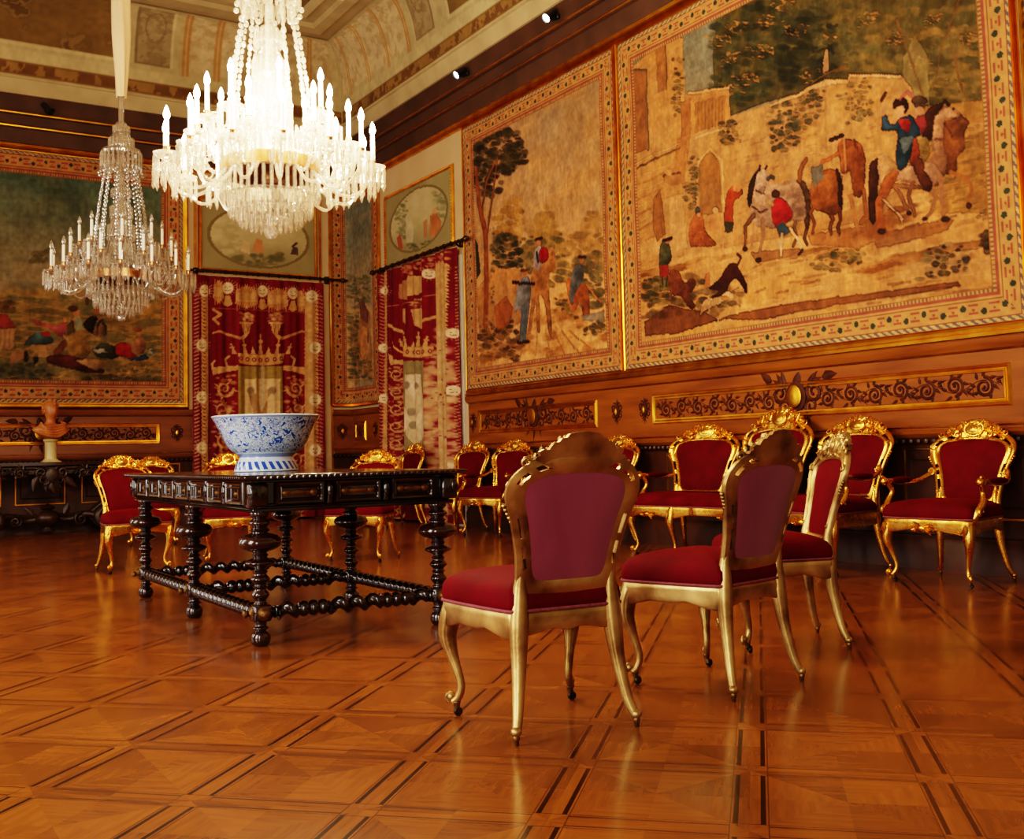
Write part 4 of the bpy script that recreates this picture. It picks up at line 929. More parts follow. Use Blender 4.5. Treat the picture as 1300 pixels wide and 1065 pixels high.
def cove(right):
    a, b = (2.0, YB-.2) if right else (X0+.3, XR-.2)
    c = Canvas(a, b, 0, 1.5, .022, None, 41+right); c.fill((190,172,128)); U, V = c.U, c.V
    n = c.n((5, 5), 4)
    def rect(u0, u1, v0, v1, col, al=1.0):
        m = (U > u0) & (U < u1) & (V > v0) & (V < v1); c.a[m] = c.a[m]*(1-al)+np.array(col, float)*al; return m
    rect(a, b, 0, .17, (126,96,56)); m = rect(a, b, .03, .14, (150,116,66)); k = m & (n > .5); c.a[k] = (112,80,46)
    rect(a, b, .17, .3, (198,180,134))
    S = [(YB-y) if False else y for y in ()]
    def carved(u0, u1):
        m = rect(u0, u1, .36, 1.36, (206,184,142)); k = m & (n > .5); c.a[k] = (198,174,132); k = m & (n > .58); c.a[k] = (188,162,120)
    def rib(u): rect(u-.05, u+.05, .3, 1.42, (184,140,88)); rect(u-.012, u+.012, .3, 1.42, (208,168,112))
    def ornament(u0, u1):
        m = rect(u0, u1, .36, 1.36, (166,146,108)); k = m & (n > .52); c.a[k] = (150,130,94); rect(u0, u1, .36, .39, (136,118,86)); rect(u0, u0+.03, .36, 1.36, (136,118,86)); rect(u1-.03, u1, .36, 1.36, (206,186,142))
        d = np.hypot((U-(u0+u1)/2)/.16, (V-.95)/.3); c.a[(d < 1) & (d > .8)] = (140,120,88)
    def history(u0, u1):
        rect(u0-.08, u1+.08, .34, 1.44, (206,188,140)); m = rect(u0, u1, .4, 1.4, (126,100,58)); q = c.n((26, 20), 5)
        for lo, col in ((.5,(118,94,56)),(.55,(136,110,68)),(.6,(104,82,50)),(.66,(146,118,74)),(.72,(96,74,44))): c.a[m & (q > lo)] = col
    if right:
        for u in (15.9, 15.15, 14.45, 13.75): rib(u)
        for u0, u1 in ((15.95,16.2),(15.2,15.85),(14.5,15.1),(13.8,14.4)): carved(u0, u1)
        ornament(12.95, 13.55); history(9.2, 12.5); ornament(8.3, 8.9); history(3.0, 7.8)
    else:
        for u in (4.42, 4.9, 5.4, 5.9, 6.45): rib(u)
        for u0, u1 in ((4.48,4.84),(4.96,5.34),(5.46,5.84),(5.96,6.38),(6.52,6.9)): carved(u0, u1)
        ornament(3.66, 4.22); history(.7, 3.42); ornament(.1, .5)
        for u in (-.1, -.6, -1.1): rib(u)
    c.tint((3, 3), .08, 2); c.tint((40, 20), .1)
    def pos(U, V):
        t = V/1.5; w = .22+.42*(1-np.cos(t*PI/2)); z = 6.5+1.22*np.sin(t*PI/2)
        # mitre at the room's corner
        lim = (YB if right else XR)-w; Uc = np.minimum(U, np.where(U > b-.9, b-.9+(U-(b-.9))*(lim-(b-.9))/.9, U))
        return np.stack([XR-w, Uc, z], -1) if right else np.stack([Uc, YB-w, z], -1)
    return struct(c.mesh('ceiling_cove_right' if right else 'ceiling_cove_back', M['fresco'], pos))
cove(True); cove(False)
# ceiling field with its moulded frame
m = MB(); zc = 7.72
xa, xb, ya, yb = X0+.6, XR-.6, Y0, YB-.6
fnC = lambda u, v, w: (u, v, zc+.12-w)
rect_mould(m, fnC, xa+.75, xb-.75, ya-2, yb-.75, [(0,.0),(.02,.05),(.1,.09),(.16,.05),(.3,.06),(.34,.12),(.5,.14),(.56,.1),(.8,.1)]); struct(m.build('ceiling_frame', M['plaster']))
c = Canvas(X0, XR, Y0, YB, .06, None, 55); c.fill((150,126,84)); q = c.n((14, 14), 5)
for lo, col in ((.5,(136,112,72)),(.57,(164,140,96)),(.63,(120,96,60))): c.a[q > lo] = col
struct(c.mesh('ceiling', M['fresco'], lambda U, V: np.stack([U, V, np.full_like(U, zc+.13)], -1)))

# ------------------------------------------------------------------ tapestries in gilt frames
G_BIG = [(0,.02),(.005,.05),(.02,.055),(.03,.04),(.06,.05),(.085,.03),(.095,.0)]
def wave(U, V, k=.012): return .028+k*np.sin(U*5.1+V*1.3)*np.sin(V*2.3+.7)
def hang(name, c, right, label, frame=True, fs=.42):
    root = empty(name, (XR, (c.u0+c.u1)/2, c.v0) if right else ((c.u0+c.u1)/2, YB, c.v0), label=label, cat='tapestry')
    bx, by, bz = root.location
    if right: cl = c.mesh('woven_cloth', M['tapestry'], lambda U, V: np.stack([XR-wave(U, V)-bx, U-by, V-bz], -1), root)
    else: cl = c.mesh('woven_cloth', M['tapestry'], lambda U, V: np.stack([U-bx, YB-wave(U, V)-by, V-bz], -1), root)
    if frame:
        m = MB(); f = RW if right else BW
        g = lambda u, v, w: tuple(Vector(f(u, v, w))-Vector((bx, by, bz)))
        rect_mould(m, g, c.u0+.005, c.u1-.005, c.v0+.005, c.v1-.005, [(d*fs, h) for d, h in G_BIG]); m.build('gilt_frame', M['gilt_molding'], root)
    return root
hang('tapestry', hunt_scene(), True, 'largest tapestry, riders and horses gathered by a palace garden wall')
hang('tapestry', road_scene(), True, 'tapestry with a lone tall tree and riders on a sandy road')
hang('tapestry', picnic_scene(), False, 'tapestry with figures picnicking on grass, on the far left wall', fs=1.0)
cn = Canvas(1.2, 4.41, 1.85, 5.44, .03, on_right, 61); sky(cn, (110,116,84), (190,156,100), (130,120,86), 3, 5); cn.tint((20, 20), .3); cn.border(.27)
hang('tapestry', cn, True, 'tapestry cut off by the right edge, only its flowered border showing')
# corner tapestry: one cloth folded into the corner
c = corner_scene(); root = empty('tapestry', (XR, YB, 1.86), label='narrow tapestry folded into the room corner between the two curtains', cat='tapestry')
def bent(U, V):
    r = .035; x = np.where(U < 0, U, 0); y = np.where(U > 0, -U, 0)
    s = np.clip(1-np.abs(U)/.12, 0, 1)*.03
    return np.stack([x-.03-s, y-.03-s, V-1.86], -1)
c.mesh('woven_cloth', M['tapestry'], bent, root)
m = MB()
for u in (-.38,): m.box((u, -.03, 1.8), (.07, .06, 3.7), None, .015)
m.box((-.03, -1.15, 1.8), (.06, .05, 3.7), None, .012); m.box((-.18, -.04, -.03), (.4, .07, .06), None, .012); m.box((-.04, -.58, -.03), (.07, 1.16, .06), None, .012)
m.build('gilt_frame', M['gilt_molding'], root)
# oval overdoors
for right in (False, True):
    c = oval_panel(right); f = RW if right else BW
    root = empty('overdoor_painting', (XR, (c.u0+c.u1)/2, c.v0) if right else ((c.u0+c.u1)/2, YB, c.v0),
                 label='oval overdoor painting of figures under trees, above the right-hand curtain' if right else 'wide oval overdoor painting of a pale landscape, half hidden behind the lit chandelier', cat='painting')
    L0 = root.location.copy()
    c.mesh('painted_panel', M['fresco'], (lambda U, V: np.stack([XR-.02+0*U-L0.x, U-L0.y, V-L0.z], -1)) if right else (lambda U, V: np.stack([U-L0.x, YB-.02+0*U-L0.y, V-L0.z], -1)), root)
    m = MB(); rect_mould(m, lambda u, v, w: tuple(Vector(f(u, v, w))-L0), c.u0+.004, c.u1-.004, c.v0+.004, c.v1-.004, [(0,.018),(.004,.035),(.03,.045),(.05,.03),(.06,0)])
    for side in range(2):
        n = int((c.v1-c.v0)/.045)
        for k in range(n): m.ball(tuple(Vector(f((c.u0-.028, c.u1+.028)[side], c.v0+(c.v1-c.v0)*(k+.5)/n, .045))-L0), .014, 6, 4)
    n = int((c.u1-c.u0)/.045)
    for k in range(n): m.ball(tuple(Vector(f(c.u0+(c.u1-c.u0)*(k+.5)/n, c.v1+.028, .045))-L0), .014, 6, 4)
    m.build('gilt_frame', M['gilt_molding'], root)
# gilt strips on the door piers
m = MB()
for x in (4.6, 6.66, 6.84): m.span(x, x+.035, YB-.03, YB, 3.85 if x < 6.8 else 0, 5.5)
struct(m.build('trim_5', M['gilt_molding']))

# ------------------------------------------------------------------ curtains and rods
for left in (True, False):
    c, fold = coat_curtain(left)
    root = empty('curtain', ((c.u0+c.u1)/2, YB-.13, 0) if left else (XR-.13, (c.u0+c.u1)/2, 0),
                 label='crimson velvet curtain with gold crown, hanging behind the blue and white bowl' if left else 'crimson velvet curtain with gold crown beside a dark doorway, nearer the armchairs', cat='curtain', group=None)
    L0 = root.location.copy()
    if left: c.mesh('velvet_panel', M['curtain_cloth'], lambda U, V: np.stack([U-L0.x, YB-.13-fold(U)*(1.2-V/8)-L0.y, V], -1), root)
    else: c.mesh('velvet_panel', M['curtain_cloth'], lambda U, V: np.stack([XR-.13-fold(U)*(1.2-V/8)-L0.x, U-L0.y, V], -1), root)
def rod(p0, p1, wallv, label, ring0, ring1, b0=.03, b1=.03):
    root = empty('curtain_rod', tuple((Vector(p0)+Vector(p1))/2), label=label, cat='curtain rod'); L0 = root.location.copy()
    a, b = Vector(p0)-L0, Vector(p1)-L0; t = (b-a).normalized()
    m = MB(); m.tube([tuple(a), tuple(b)], .02, 10)
    n = int((b-a).length/.1)
    for k in range(n): q = a.lerp(b, (k+.5)/n); m.tube([tuple(q-t*.008), tuple(q+t*.008)], .026, 8)
    m.build('pole', M['iron'], root)
    for k in range(12):
        q = Vector(p0).lerp(Vector(p1), ring0+(ring1-ring0)*(k+.5)/12)-L0; sd = t.cross(Vector((0,0,1)))
        m = MB(); m.tube([tuple(q+sd*(.03*math.cos(v))+Vector((0,0,.03*math.sin(v)))) for v in [2*PI*i/12 for i in range(12)]], .006, 5, closed=True); m.build('curtain_ring', M['iron'], root)
    for e, s in ((a, -1), (b, 1)):
        m = MB(); m.ball(tuple(e+t*s*.03), .042, 10, 6); m.tube([tuple(e), tuple(e+t*s*.02)], .032, 10); m.ball(tuple(e+t*s*.09), .022, 8, 5); m.build('finial', M['iron'], root)
        q = e-t*s*(b0 if s < 0 else b1); m = MB(); m.tube([tuple(q+Vector(wallv)), tuple(q+Vector(wallv)*.5+Vector((0,0,-.05))), tuple(q)], .016, 8); m.box(tuple(q+Vector(wallv)*.96), (.07,.07,.12), None, .01); m.build('bracket', M['iron'], root)
rod((4.62, YB-.13, 3.9), (7.0, YB-.13, 3.9), (0,.12,0), 'iron curtain rod across the doorway behind the bowl', 0, .88, 0.0, .22)
rod((XR-.13, 12.45, 3.88), (XR-.13, 15.38, 3.88), (.12,0,0), 'iron curtain rod above the doorway nearer the armchairs', .09, .94, .26, .13)

# ------------------------------------------------------------------ spotlights on the cornice
def spotlight(loc, d, label, on=True):
    root = empty('spotlight', loc, label=label, cat='spotlight'); d = Vector(d).normalized()
    R_ = Vector((0,0,1)).rotation_difference(d).to_matrix()
    m = MB(); m.lathe([(.03,-.1),(.045,-.09),(.05,0),(.055,.06),(.06,.09),(.054,.09),(.05,.07)], 16, M=R_); m.build('lamp_housing', M['black_plastic'], root)
    m = MB(); m.lathe([(.05,.072),(.03,.08),(.001,.083)], 16, M=R_); m.build('lens', M['spot_lens'] if on else M['black_plastic'], root)
    w = Vector((.1 if loc[0] > 6 else 0, 0 if loc[0] > 6 else .1, 0))
    m = MB(); m.tube([tuple(w), tuple(w*.5+Vector((0,0,-.05))), (0,0,-.045)], .014, 8); m.box(tuple(w), (.04,.08,.06), None, .008); m.build('bracket', M['black_plastic'], root)
    return root
spotlight((XR-.25, 10.1, 6.1), (-.75,-.1,-.65), 'black spotlight glowing on the right cornice above the largest tapestry')
spotlight((XR-.25, 12.25, 6.1), (-.8,.0,-.6), 'black spotlight glowing on the right cornice, the one nearer the corner')
spotlight((2.45, YB-.25, 6.08), (.5,-.5,-.7), 'unlit black spotlight on the back cornice above the picnic tapestry', False)
# ------------------------------------------------------------------ gilt rococo seats (local: faces +Y, base at z=0)
OUT = [(0,.484),(.09,.481),(.158,.477),(.196,.49),(.199,.55),(.208,.63),(.234,.735),(.260,.81),(.266,.848),(.254,.888),(.220,.926),(.165,.955),(.09,.975),(0,.985)]
INN = [(0,.534),(.06,.534),(.105,.535),(.132,.543),(.146,.575),(.156,.64),(.175,.735),(.194,.80),(.199,.838),(.186,.870),(.150,.890),(.11,.899),(.06,.904),(0,.906)]
CREST = [(0,.93),(.07,.918),(.12,.925),(.16,.945),(.18,.954),(.174,.964),(.16,.966),(.166,.98),(.15,.989),(.132,.986),(.124,.998),(.116,1.01),(.098,1.012),(.088,1.024),(.07,1.026),(.06,1.039),(.035,1.044),(0,1.047)]
def loop2(half): return half + [(-x, z) for x, z in reversed(half[1:-1])]
def smooth_half(h, n): return [tuple(p) for p in cr(h, n)]
def back_fn(sx=1.0, sz=1.0, y0=-.2, z0=.42, dx=0.0, lean=.17):
    def f(u, v, w):
        z = z0+(v-.42)*sz; t = max(0.0, (v-.42)/.62)
        return (dx+u*sx, y0-lean*t**1.15+.35*u*u+w, z)
    return f
def chair_back(root, fn, mat, label=None, crest_h=1.0):
    NS = 4
    O = smooth_half(OUT, NS); I = smooth_half(INN, NS); n = len(O)
    O = O+[(-x, z) for x, z in reversed(O[1:-1])]; I = I+[(-x, z) for x, z in reversed(I[1:-1])]; N_ = len(O)
    RF = [(0,-.010),(0,.004),(.07,.014),(.20,.019),(.34,.011),(.64,.011),(.78,.019),(.93,.014),(1,.004),(1,-.010),(.64,-.016),(.34,-.016)]
    slots = [(4.35,5.15),(5.5,6.35),(8.75,9.9),(10.5,11.4)]
    m = MB(); rows = []
    for i in range(N_):
        (ou, oz), (iu, iz) = O[i], I[i]
        rows.append([fn(ou+(iu-ou)*r, oz+(iz-oz)*r, w) for r, w in RF])
    k = len(RF); base = len(m.v); m.v += [p for r in rows for p in r]
    def cut(i):
        q = i if i < n else N_-i-1
        t = (q+.5)/NS
        return any(a < t < b for a, b in slots)
    cs = [cut(i) for i in range(N_)]
    for i in range(N_):
        j = (i+1) % N_
        for a in range(k):
            b = (a+1) % k
            if cs[i] and a in (4, 10): continue
            m.f.append((base+i*k+a, base+i*k+b, base+j*k+b, base+j*k+a))
        if cs[i]:
            m.f.append((base+i*k+4, base+j*k+4, base+j*k+11, base+i*k+11)); m.f.append((base+i*k+5, base+i*k+10, base+j*k+10, base+j*k+5))
            if not cs[i-1]: m.f.append((base+i*k+4, base+i*k+11, base+i*k+10, base+i*k+5))
            if not cs[j]: m.f.append((base+j*k+4, base+j*k+5, base+j*k+10, base+j*k+11))
    # small beads down the shoulders
    for s in (-1, 1):
        for q in range(5): m.ball(fn(s*(.262-.008*q), .80-.014*q, .006), .009, 6, 4)
        spiral(m, fn, s*.238, .865, .018, -s, 1.2, .006, a0=PI/2, w0=.016, n=12); spiral(m, fn, s*.18, .585, .011, s, 1.2, .004, a0=-PI/2, w0=.016, n=12)
    fr = m.build('backrest_frame', mat, root, sharp=50)
    # carved crest
    half = [(u, .92+(v-.92)*crest_h if v > .93 else v) for u, v in CREST]
    m = MB(); P = loop2(half)
    nC = len(P); rowsF = []
    cu, cv = 0, .965
    for s_, w in ((1,-.016),(1,.004),(.93,.012),(.6,.016)):
        rowsF.append([fn(cu+(u-cu)*s_, cv+(v-cv)*s_, w) for u, v in P])
    m.grid(rowsF, cu=True); o = len(m.v)
    m.f.append(tuple(range(o-nC, o))); m.f.append(tuple(reversed(range(o-4*nC, o-3*nC))))
    m.build('crest_board', mat, fr, sharp=35)
    m = MB(); ch = lambda v: .92+(v-.92)*crest_h if v > .93 else v
    g = lambda u, v, w: fn(u, ch(v), w)
    disc(m, g, 0, .98, .05, .038, .012, .034); disc(m, g, 0, .98, .03, .022, .03, .044)
    ring = [g(.058*math.cos(a), .98+.045*math.sin(a), .022) for a in [2*PI*i/20 for i in range(20)]]
    m.tube(ring, .008, 6, closed=True)
    for s in (-1, 1):
        spiral(m, g, s*.085, .995, .03, s, 1.5, .008, a0=PI/2, w0=.016, n=16); spiral(m, g, s*.10, .945, .026, -s, 1.5, .007, a0=-PI/2, w0=.016, n=16)
        spiral(m, g, s*.15, .965, .026, s, 1.4, .008, a0=PI/2, w0=.014, n=14); spiral(m, g, s*.195, .945, .02, -s, 1.3, .006, a0=0, w0=.012, n=12)
        for a, l in ((.2,.06),(.9,.055),(1.5,.05),(-.5,.06)):
            leaf(m, g, s*.07, .97, a if s > 0 else PI-a, l, .013, .016); leaf(m, g, s*.13, .955, a if s > 0 else PI-a, l, .012, .014)
        m.ball(g(s*.06, 1.025, .016), .012, 6, 4); m.ball(g(s*.035, .93, .018), .012, 6, 4); m.ball(g(s*.12, .985, .02), .012, 6, 4)
    leaf(m, g, 0, 1.0, PI/2, .045, .03, .018); leaf(m, g, -.02, 1.0, PI/2+.5, .04, .02, .018); leaf(m, g, .02, 1.0, PI/2-.5, .04, .02, .018)
    m.build('crest_carving', mat, fr, sharp=60)
    # padding and the cloth behind
    def fill(name, mt, w0, dome, rim):
        m = MB(); rows = []
        cu, cv = 0.0, .722
        for s_ in (1.0, .97, .9, .78, .6, .4, .2, .02):
            w = w0+dome*(1-s_**3)
            rows.append([fn(cu+(u-cu)*s_, cv+(v-cv)*s_, w-.35*((cu+(u-cu)*s_)**2)*0) for u, v in I])
        m.grid(rows, cu=True); m.f.append(tuple(range(len(m.v)-len(I), len(m.v))))
        return m.build(name, mt, root, sharp=80)
    fill('back_cushion', M['velvet'], .004, .03, True); fill('back_cloth', M['back_cloth'], -.009, -.008, False)
    return fr
SEAT = [(0,.275),(.10,.282),(.19,.272),(.252,.262),(.282,.238),(.286,.2),(.276,.1),(.252,-.06),(.226,-.18),(.205,-.215),(.1,-.222),(0,-.222)]
def seat_parts(root, mat, S=(1,1,1), half=SEAT, drop=True, name='seat', carve=((0,.279,0),)):
    L = smooth_half(half, 3); P = L+[(-x, y) for x, y in reversed(L[1:-1])]
    cx, cy = 0, sum(p[1] for p in P)/len(P); k = len(P)
    sc = lambda x, y, z: (x*S[0], y*S[1], z*S[2])
    m = MB(); rows = []
    for s, z in ((.94,.425),(1.0,.432),(1.022,.458),(1.005,.49),(.95,.514),(.8,.535),(.55,.549),(.28,.556),(.02,.558)):
        rows.append([sc(cx+(x-cx)*s, cy+(y-cy)*s, z) for x, y in P])
    m.grid(rows, cu=True); seat = m.build(name, M['velvet'], root, sharp=80)
    m = MB(); m.tube([sc(x*1.012, cy+(y-cy)*1.012, .434) for x, y in P], .0065, 6, closed=True); m.build('braid_trim', M['braid'], seat)
    # serpentine rail
    lens = [0]
    for i in range(k): a, b = P[i], P[(i+1) % k]; lens.append(lens[-1]+math.hypot(b[0]-a[0], b[1]-a[1]))
    def low(x, y):
        fx = abs(x)/max(abs(half[4][0]), .01)
        d = min(1, max(0, min(abs(abs(x)-.25), 9))/.2) if y > .2 or y < -.19 else min(1, min(abs(y-.22), abs(y+.2))/.16)
        return .332+.036*d-.022*(max(0, 1-abs(x)/.07) if y > .2 else max(0, 1-abs(y-.02)/.06) if abs(x) > .2 else max(0, 1-abs(x)/.06)*.6)
    m = MB(); rows = []
    for s, zt in ((.9,.43),(.985,.432),(1.005,.425),(1.012,.405),(1.0,.385),(1.006,-1),(.99,-2),(.9,-1)):
        row = []
        for x, y in P:
            z = zt if zt > 0 else low(x, y)+(.006 if zt == -1 else 0)
            row.append(sc(x*s, cy+(y-cy)*s, z))
        rows.append(row)
    m.grid(rows, cu=True, cv=True); rail = m.build('seat_rail', mat, root, sharp=50)
    m = MB()
    for cx_, cy_, a in carve:
        g = lambda u, v, w: sc(cx_+u, cy_+.004+w, v)
        disc(m, g, 0, .372, .028, .018, .0, .016)
        for s in (-1, 1):
            leaf(m, g, s*.02, .374, 0 if s > 0 else PI, .06, .014, .004); leaf(m, g, s*.02, .364, -.5 if s > 0 else PI+.5, .05, .012, .004); leaf(m, g, s*.02, .384, .5 if s > 0 else PI-.5, .045, .012, .004)
            spiral(m, g, s*.06, .372, .016, s, 1.2, .005, a0=PI/2, w0=.006, n=10)
    m.build('rail_carving', mat, rail, sharp=60)
    return seat
def front_leg(root, mat, x, y, S=(1,1,1), dirx=None):
    s = (1 if x > 0 else -1) if dirx is None else dirx
    path = cr([(x-.0*s, y-.02, .43, .036), (x+.012*s, y+.002, .35, .04), (x+.016*s, y+.006, .285, .034), (x-.002*s, y-.012, .20, .020), (x-.02*s, y-.028, .115, .0155), (x-.012*s, y-.02, .07, .015), (x+.004*s, y-.006, .05, .014)], 4)
    m = MB(); m.tube([(a*S[0], b*S[1], c*S[2], r) for a, b, c, r in path], n=10)
    for k in range(13):
        pass
    cx, cy, cz = (x+.008*s), (y+.004), .068
    sp = [((cx+s*.7*q*math.cos(a))*S[0], (cy+.7*q*math.cos(a))*S[1], (cz+q*math.sin(a))*S[2], .009-.0003*i) for i, (a, q) in enumerate([(-1.2+i*.42, .022*(1-i/18)) for i in range(15)])]
    m.tube(sp, n=6); m.ball((cx*S[0], cy*S[1], cz*S[2]), .016, 8, 5)
    g = lambda u, v, w: ((x+.012*s+u*.7*1)*S[0], (y+.03+w)*S[1], v*S[2])
    leaf(m, g, 0, .40, -PI/2, .1, .022, .004); leaf(m, g, 0, .40, -PI/2+.4, .07, .014, .003); leaf(m, g, 0, .40, -PI/2-.4, .07, .014, .003)
    leg = m.build('front_leg', mat, root, sharp=60)
    m = MB(); px, py = (x-.006*s)*S[0], (y-.014)*S[1]
    m.lathe([(.006,.034),(.012,.03),(.013,.042),(.016,.05),(.012,.058)], 10, (px, py, 0)); m.build('castor_socket', M['brass'], leg)
    m = MB(); Rm = Matrix.Rotation(PI/2, 3, 'X'); m.lathe([(.004,-.009),(.015,-.009),(.0175,-.004),(.0175,.004),(.015,.009),(.004,.009)], 12, (px, py-.012, .0178), M=Rm); m.box((px, py-.006, .026), (.012,.02,.018)); m.build('castor', M['castor'], leg)
    return leg
def rear_leg(root, mat, sx, S=(1,1,1), x=.182, y=-.2):
    path = cr([(sx*(x-.004), y-.026, .615, .008), (sx*(x-.004), y-.016, .565, .018), (sx*(x-.002), y-.008, .50, .0265), (sx*(x+.002), y-.006, .43, .034), (sx*(x+.008), y-.01, .35, .034), (sx*(x+.016), y-.022, .24, .026), (sx*(x+.034), y-.046, .11, .0195), (sx*(x+.05), y-.066, .05, .0165), (sx*(x+.054), y-.07, .034, .013)], 4)
    m = MB(); m.tube([(a*S[0], b*S[1], c*S[2], r) for a, b, c, r in path], n=10)
    px, py = sx*(x+.056)*S[0], (y-.072)*S[1]
    m.ball((px, py, .046), (.02,.02,.017), 10, 6)
    leg = m.build('rear_leg', mat, root, sharp=60)
    m = MB(); m.lathe([(.007,0),(.0095,.004),(.0095,.016),(.0125,.02),(.0125,.03),(.01,.036)], 10, (px, py, 0)); m.build('foot_ferrule', M['brass'], leg)
    return leg
def side_chair(mat, label, loc, rz, group=None):
    root = empty('side_chair', loc, rz, label=label, cat='chair', group=group)
    seat_parts(root, mat)
    for s in (-1, 1): front_leg(root, mat, s*.25, .235); rear_leg(root, mat, s)
    chair_back(root, back_fn(), mat)
    return root
def arm(root, mat, s, S, zb=.0, x0=.22, x1=.30):
    sc = lambda p: (p[0]*S[0]*1.0, p[1]*S[1], p[2]*S[2], p[3])
    m = MB()
    m.tube([sc(p) for p in cr([(s*x0, -.275, .74, .02), (s*(x0+.03), -.24, .712, .018), (s*(x1-.01), -.15, .665, .017), (s*(x1+.01), -.02, .655, .018), (s*(x1+.01), .10, .668, .02), (s*(x1+.012), .165, .672, .022)], 5)], n=8)
    cx, cy, cz = s*(x1+.012), .175, .668
    m.ball((cx*S[0], cy*S[1], cz*S[2]), .03, 10, 6)
    sp = [(cx*S[0]+s*.012, (cy+q*math.cos(a))*S[1], (cz+q*math.sin(a))*S[2], .009) for a, q in [(1.2+i*.45, .035*(1-i/16)) for i in range(13)]]; m.tube(sp, n=6)
    spiral(m, lambda u, v, w: (s*(x0+.02)*S[0]+u, -.25*S[1]+w, v*S[2]), 0, .72, .03, s, 1.3, .009, n=12)
    ar = m.build('arm', mat, root, sharp=60)
    m = MB()
    m.tube([sc(p) for p in cr([(s*(x1+.008), .15, .66, .022), (s*(x1-.006), .125, .60, .018), (s*(x1+.006), .15, .54, .022), (s*(x1-.002), .195, .48, .026), (s*(x1-.022), .21, .43, .024), (s*(x1-.036), .205, .40, .022)], 5)], n=8)
    sp = [(s*(x1+.004)*S[0]+s*.014, (.185+q*math.cos(a))*S[1], (.485+q*math.sin(a))*S[2], .009) for a, q in [(-1+i*.45, .03*(1-i/16)) for i in range(13)]]; m.tube(sp, n=6)
    m.build('arm_support', mat, ar, sharp=60)
    m = MB(); m.ball((s*(x1+.008)*S[0], .0, (.672)*S[2]), (.034,.125*S[1],.026), 12, 8); m.build('arm_pad', M['velvet'], ar)
    return ar
AS = (1.2, 1.12, 1.06)
def armchair(mat, label, loc, rz, group=None):
    root = empty('armchair', loc, rz, label=label, cat='armchair', group=group); S = AS
    seat_parts(root, mat, S)
    for s in (-1, 1): front_leg(root, mat, s*.25, .235, S); rear_leg(root, mat, s, S)
    chair_back(root, back_fn(1.27, 1.12, -.2*S[1], .42*S[2], 0, .19), mat)
    for s in (-1, 1): arm(root, mat, s, S)
    return root
R90 = PI/2
def face(dx, dy): return math.atan2(-dx, dy)       # rotation that turns +Y towards (dx,dy)
# the three near chairs, seen from behind
side_chair(M['gilt_worn'], 'gilt chair nearest us, seen from behind, plum back cloth and chipped rail', (2.195, 3.345, 0), math.radians(-6))
side_chair(M['gilt_worn'], 'gilt chair seen from behind with its seat pointing left, overlapping the sofa', (3.12, 3.43, 0), math.radians(10.5))
side_chair(M['gilt_worn'], 'gilt chair turned side-on, its red velvet back facing left behind another chair', (3.99, 3.90, 0), math.radians(60))
# chairs beyond the table
src = side_chair(M['gilt'], 'gilt chair at far left end of the dark table, red back facing us', (2.24, 10.08, 0), math.radians(183))
def again(o, label, loc, rz):
    c = copy_tree(o); c.location = loc; c.rotation_euler = (0,0,rz); c['label'] = label; return c
again(src, 'gilt chair far behind the leftmost one, only its crest and shoulder showing', (3.12, 13.0, 0), face(-.2, -.98))
again(src, 'gilt chair partly hidden behind the table and the porcelain bowl', (3.2, 10.2, 0), face(-.2, -.98))
again(src, 'gilt chair turned leftward behind the right half of the table', (4.2, 9.38, 0), math.radians(132))
# armchairs along the right wall
asrc = armchair(M['gilt'], 'gilt armchair alone at the right end of the row, near the picture edge', (6.62, 4.8, 0), R90+math.radians(3))
again(asrc, 'gilt armchair with one carved arm showing right beside the crest of the nearest chair', (6.62, 10.98, 0), R90+math.radians(16))
again(asrc, 'gilt armchair against the wall, first one past the right-hand curtain and its white door frame', (6.62, 12.0, 0), R90+math.radians(12))
again(asrc, 'gilt armchair beside the sofa, mostly hidden by the nearest chair', (6.6, 8.95, 0), R90+math.radians(8))
again(asrc, 'gilt armchair in front of the right-hand curtain, its back seen just above the table', (6.5, 13.55, 0), R90+math.radians(2))

# three-backed sofa
SW = .70
root = empty('sofa', (6.56, 6.70, 0), R90, label='long gilt sofa with three red velvet backs, the middle one tallest', cat='sofa')
halfS = [(0,.23),(.2,.235),(.34,.25),(.40,.245),(.55,.27),(.85,.315),(1.02,.325),(1.08,.30),(1.095,.24),(1.075,.05),(1.04,-.14),(1.0,-.19),(.7,-.2),(.38,-.235),(.2,-.24),(0,-.24)]
SS = (1.12, 1.15, 1.08)
L = smooth_half(halfS, 3); P = L+[(-x, y) for x, y in reversed(L[1:-1])]; cyS = .02
sc = lambda x, y, z: (x*SS[0], y*SS[1], z*SS[2])
m = MB(); rows = []
for s, d, z in ((1,-.02,.425),(1,0,.432),(1,.008,.455),(1,-.004,.49),(1,-.03,.515),(1,-.085,.535),(1,-.17,.547),(.9,-.23,.55)):
    row = []
    for x, y in P:
        nx = (1 if x > 0 else -1)*min(1, max(0, (abs(x)-.9)/.15)); ny = (y-cyS)/.25; ny = max(-1, min(1, ny))
        row.append(sc(x+d*nx, y+d*ny if abs(d*ny) < abs(y-cyS) else cyS, z))
    rows.append(row)
m.grid(rows, cu=True); m.f.append(tuple(range(len(m.v)-len(P), len(m.v)))); seat = m.build('seat', M['velvet'], root, sharp=80)
m = MB(); m.tube([sc(x*1.003, y*1.015, .434) for x, y in P], .007, 6, closed=True); m.build('braid_trim', M['braid'], seat)
m = MB(); rows = []
def lowS(x, y):
    d = min(abs(abs(x)-1.06), abs(abs(x)-.58))/.17; d = min(1, d)
    c0 = max(0, 1-abs(abs(x)-.82)/.07) if y > .1 else 0; c1 = max(0, 1-abs(x)/.07) if y > .1 else 0
    return .33+.036*d-.024*(c0+c1)
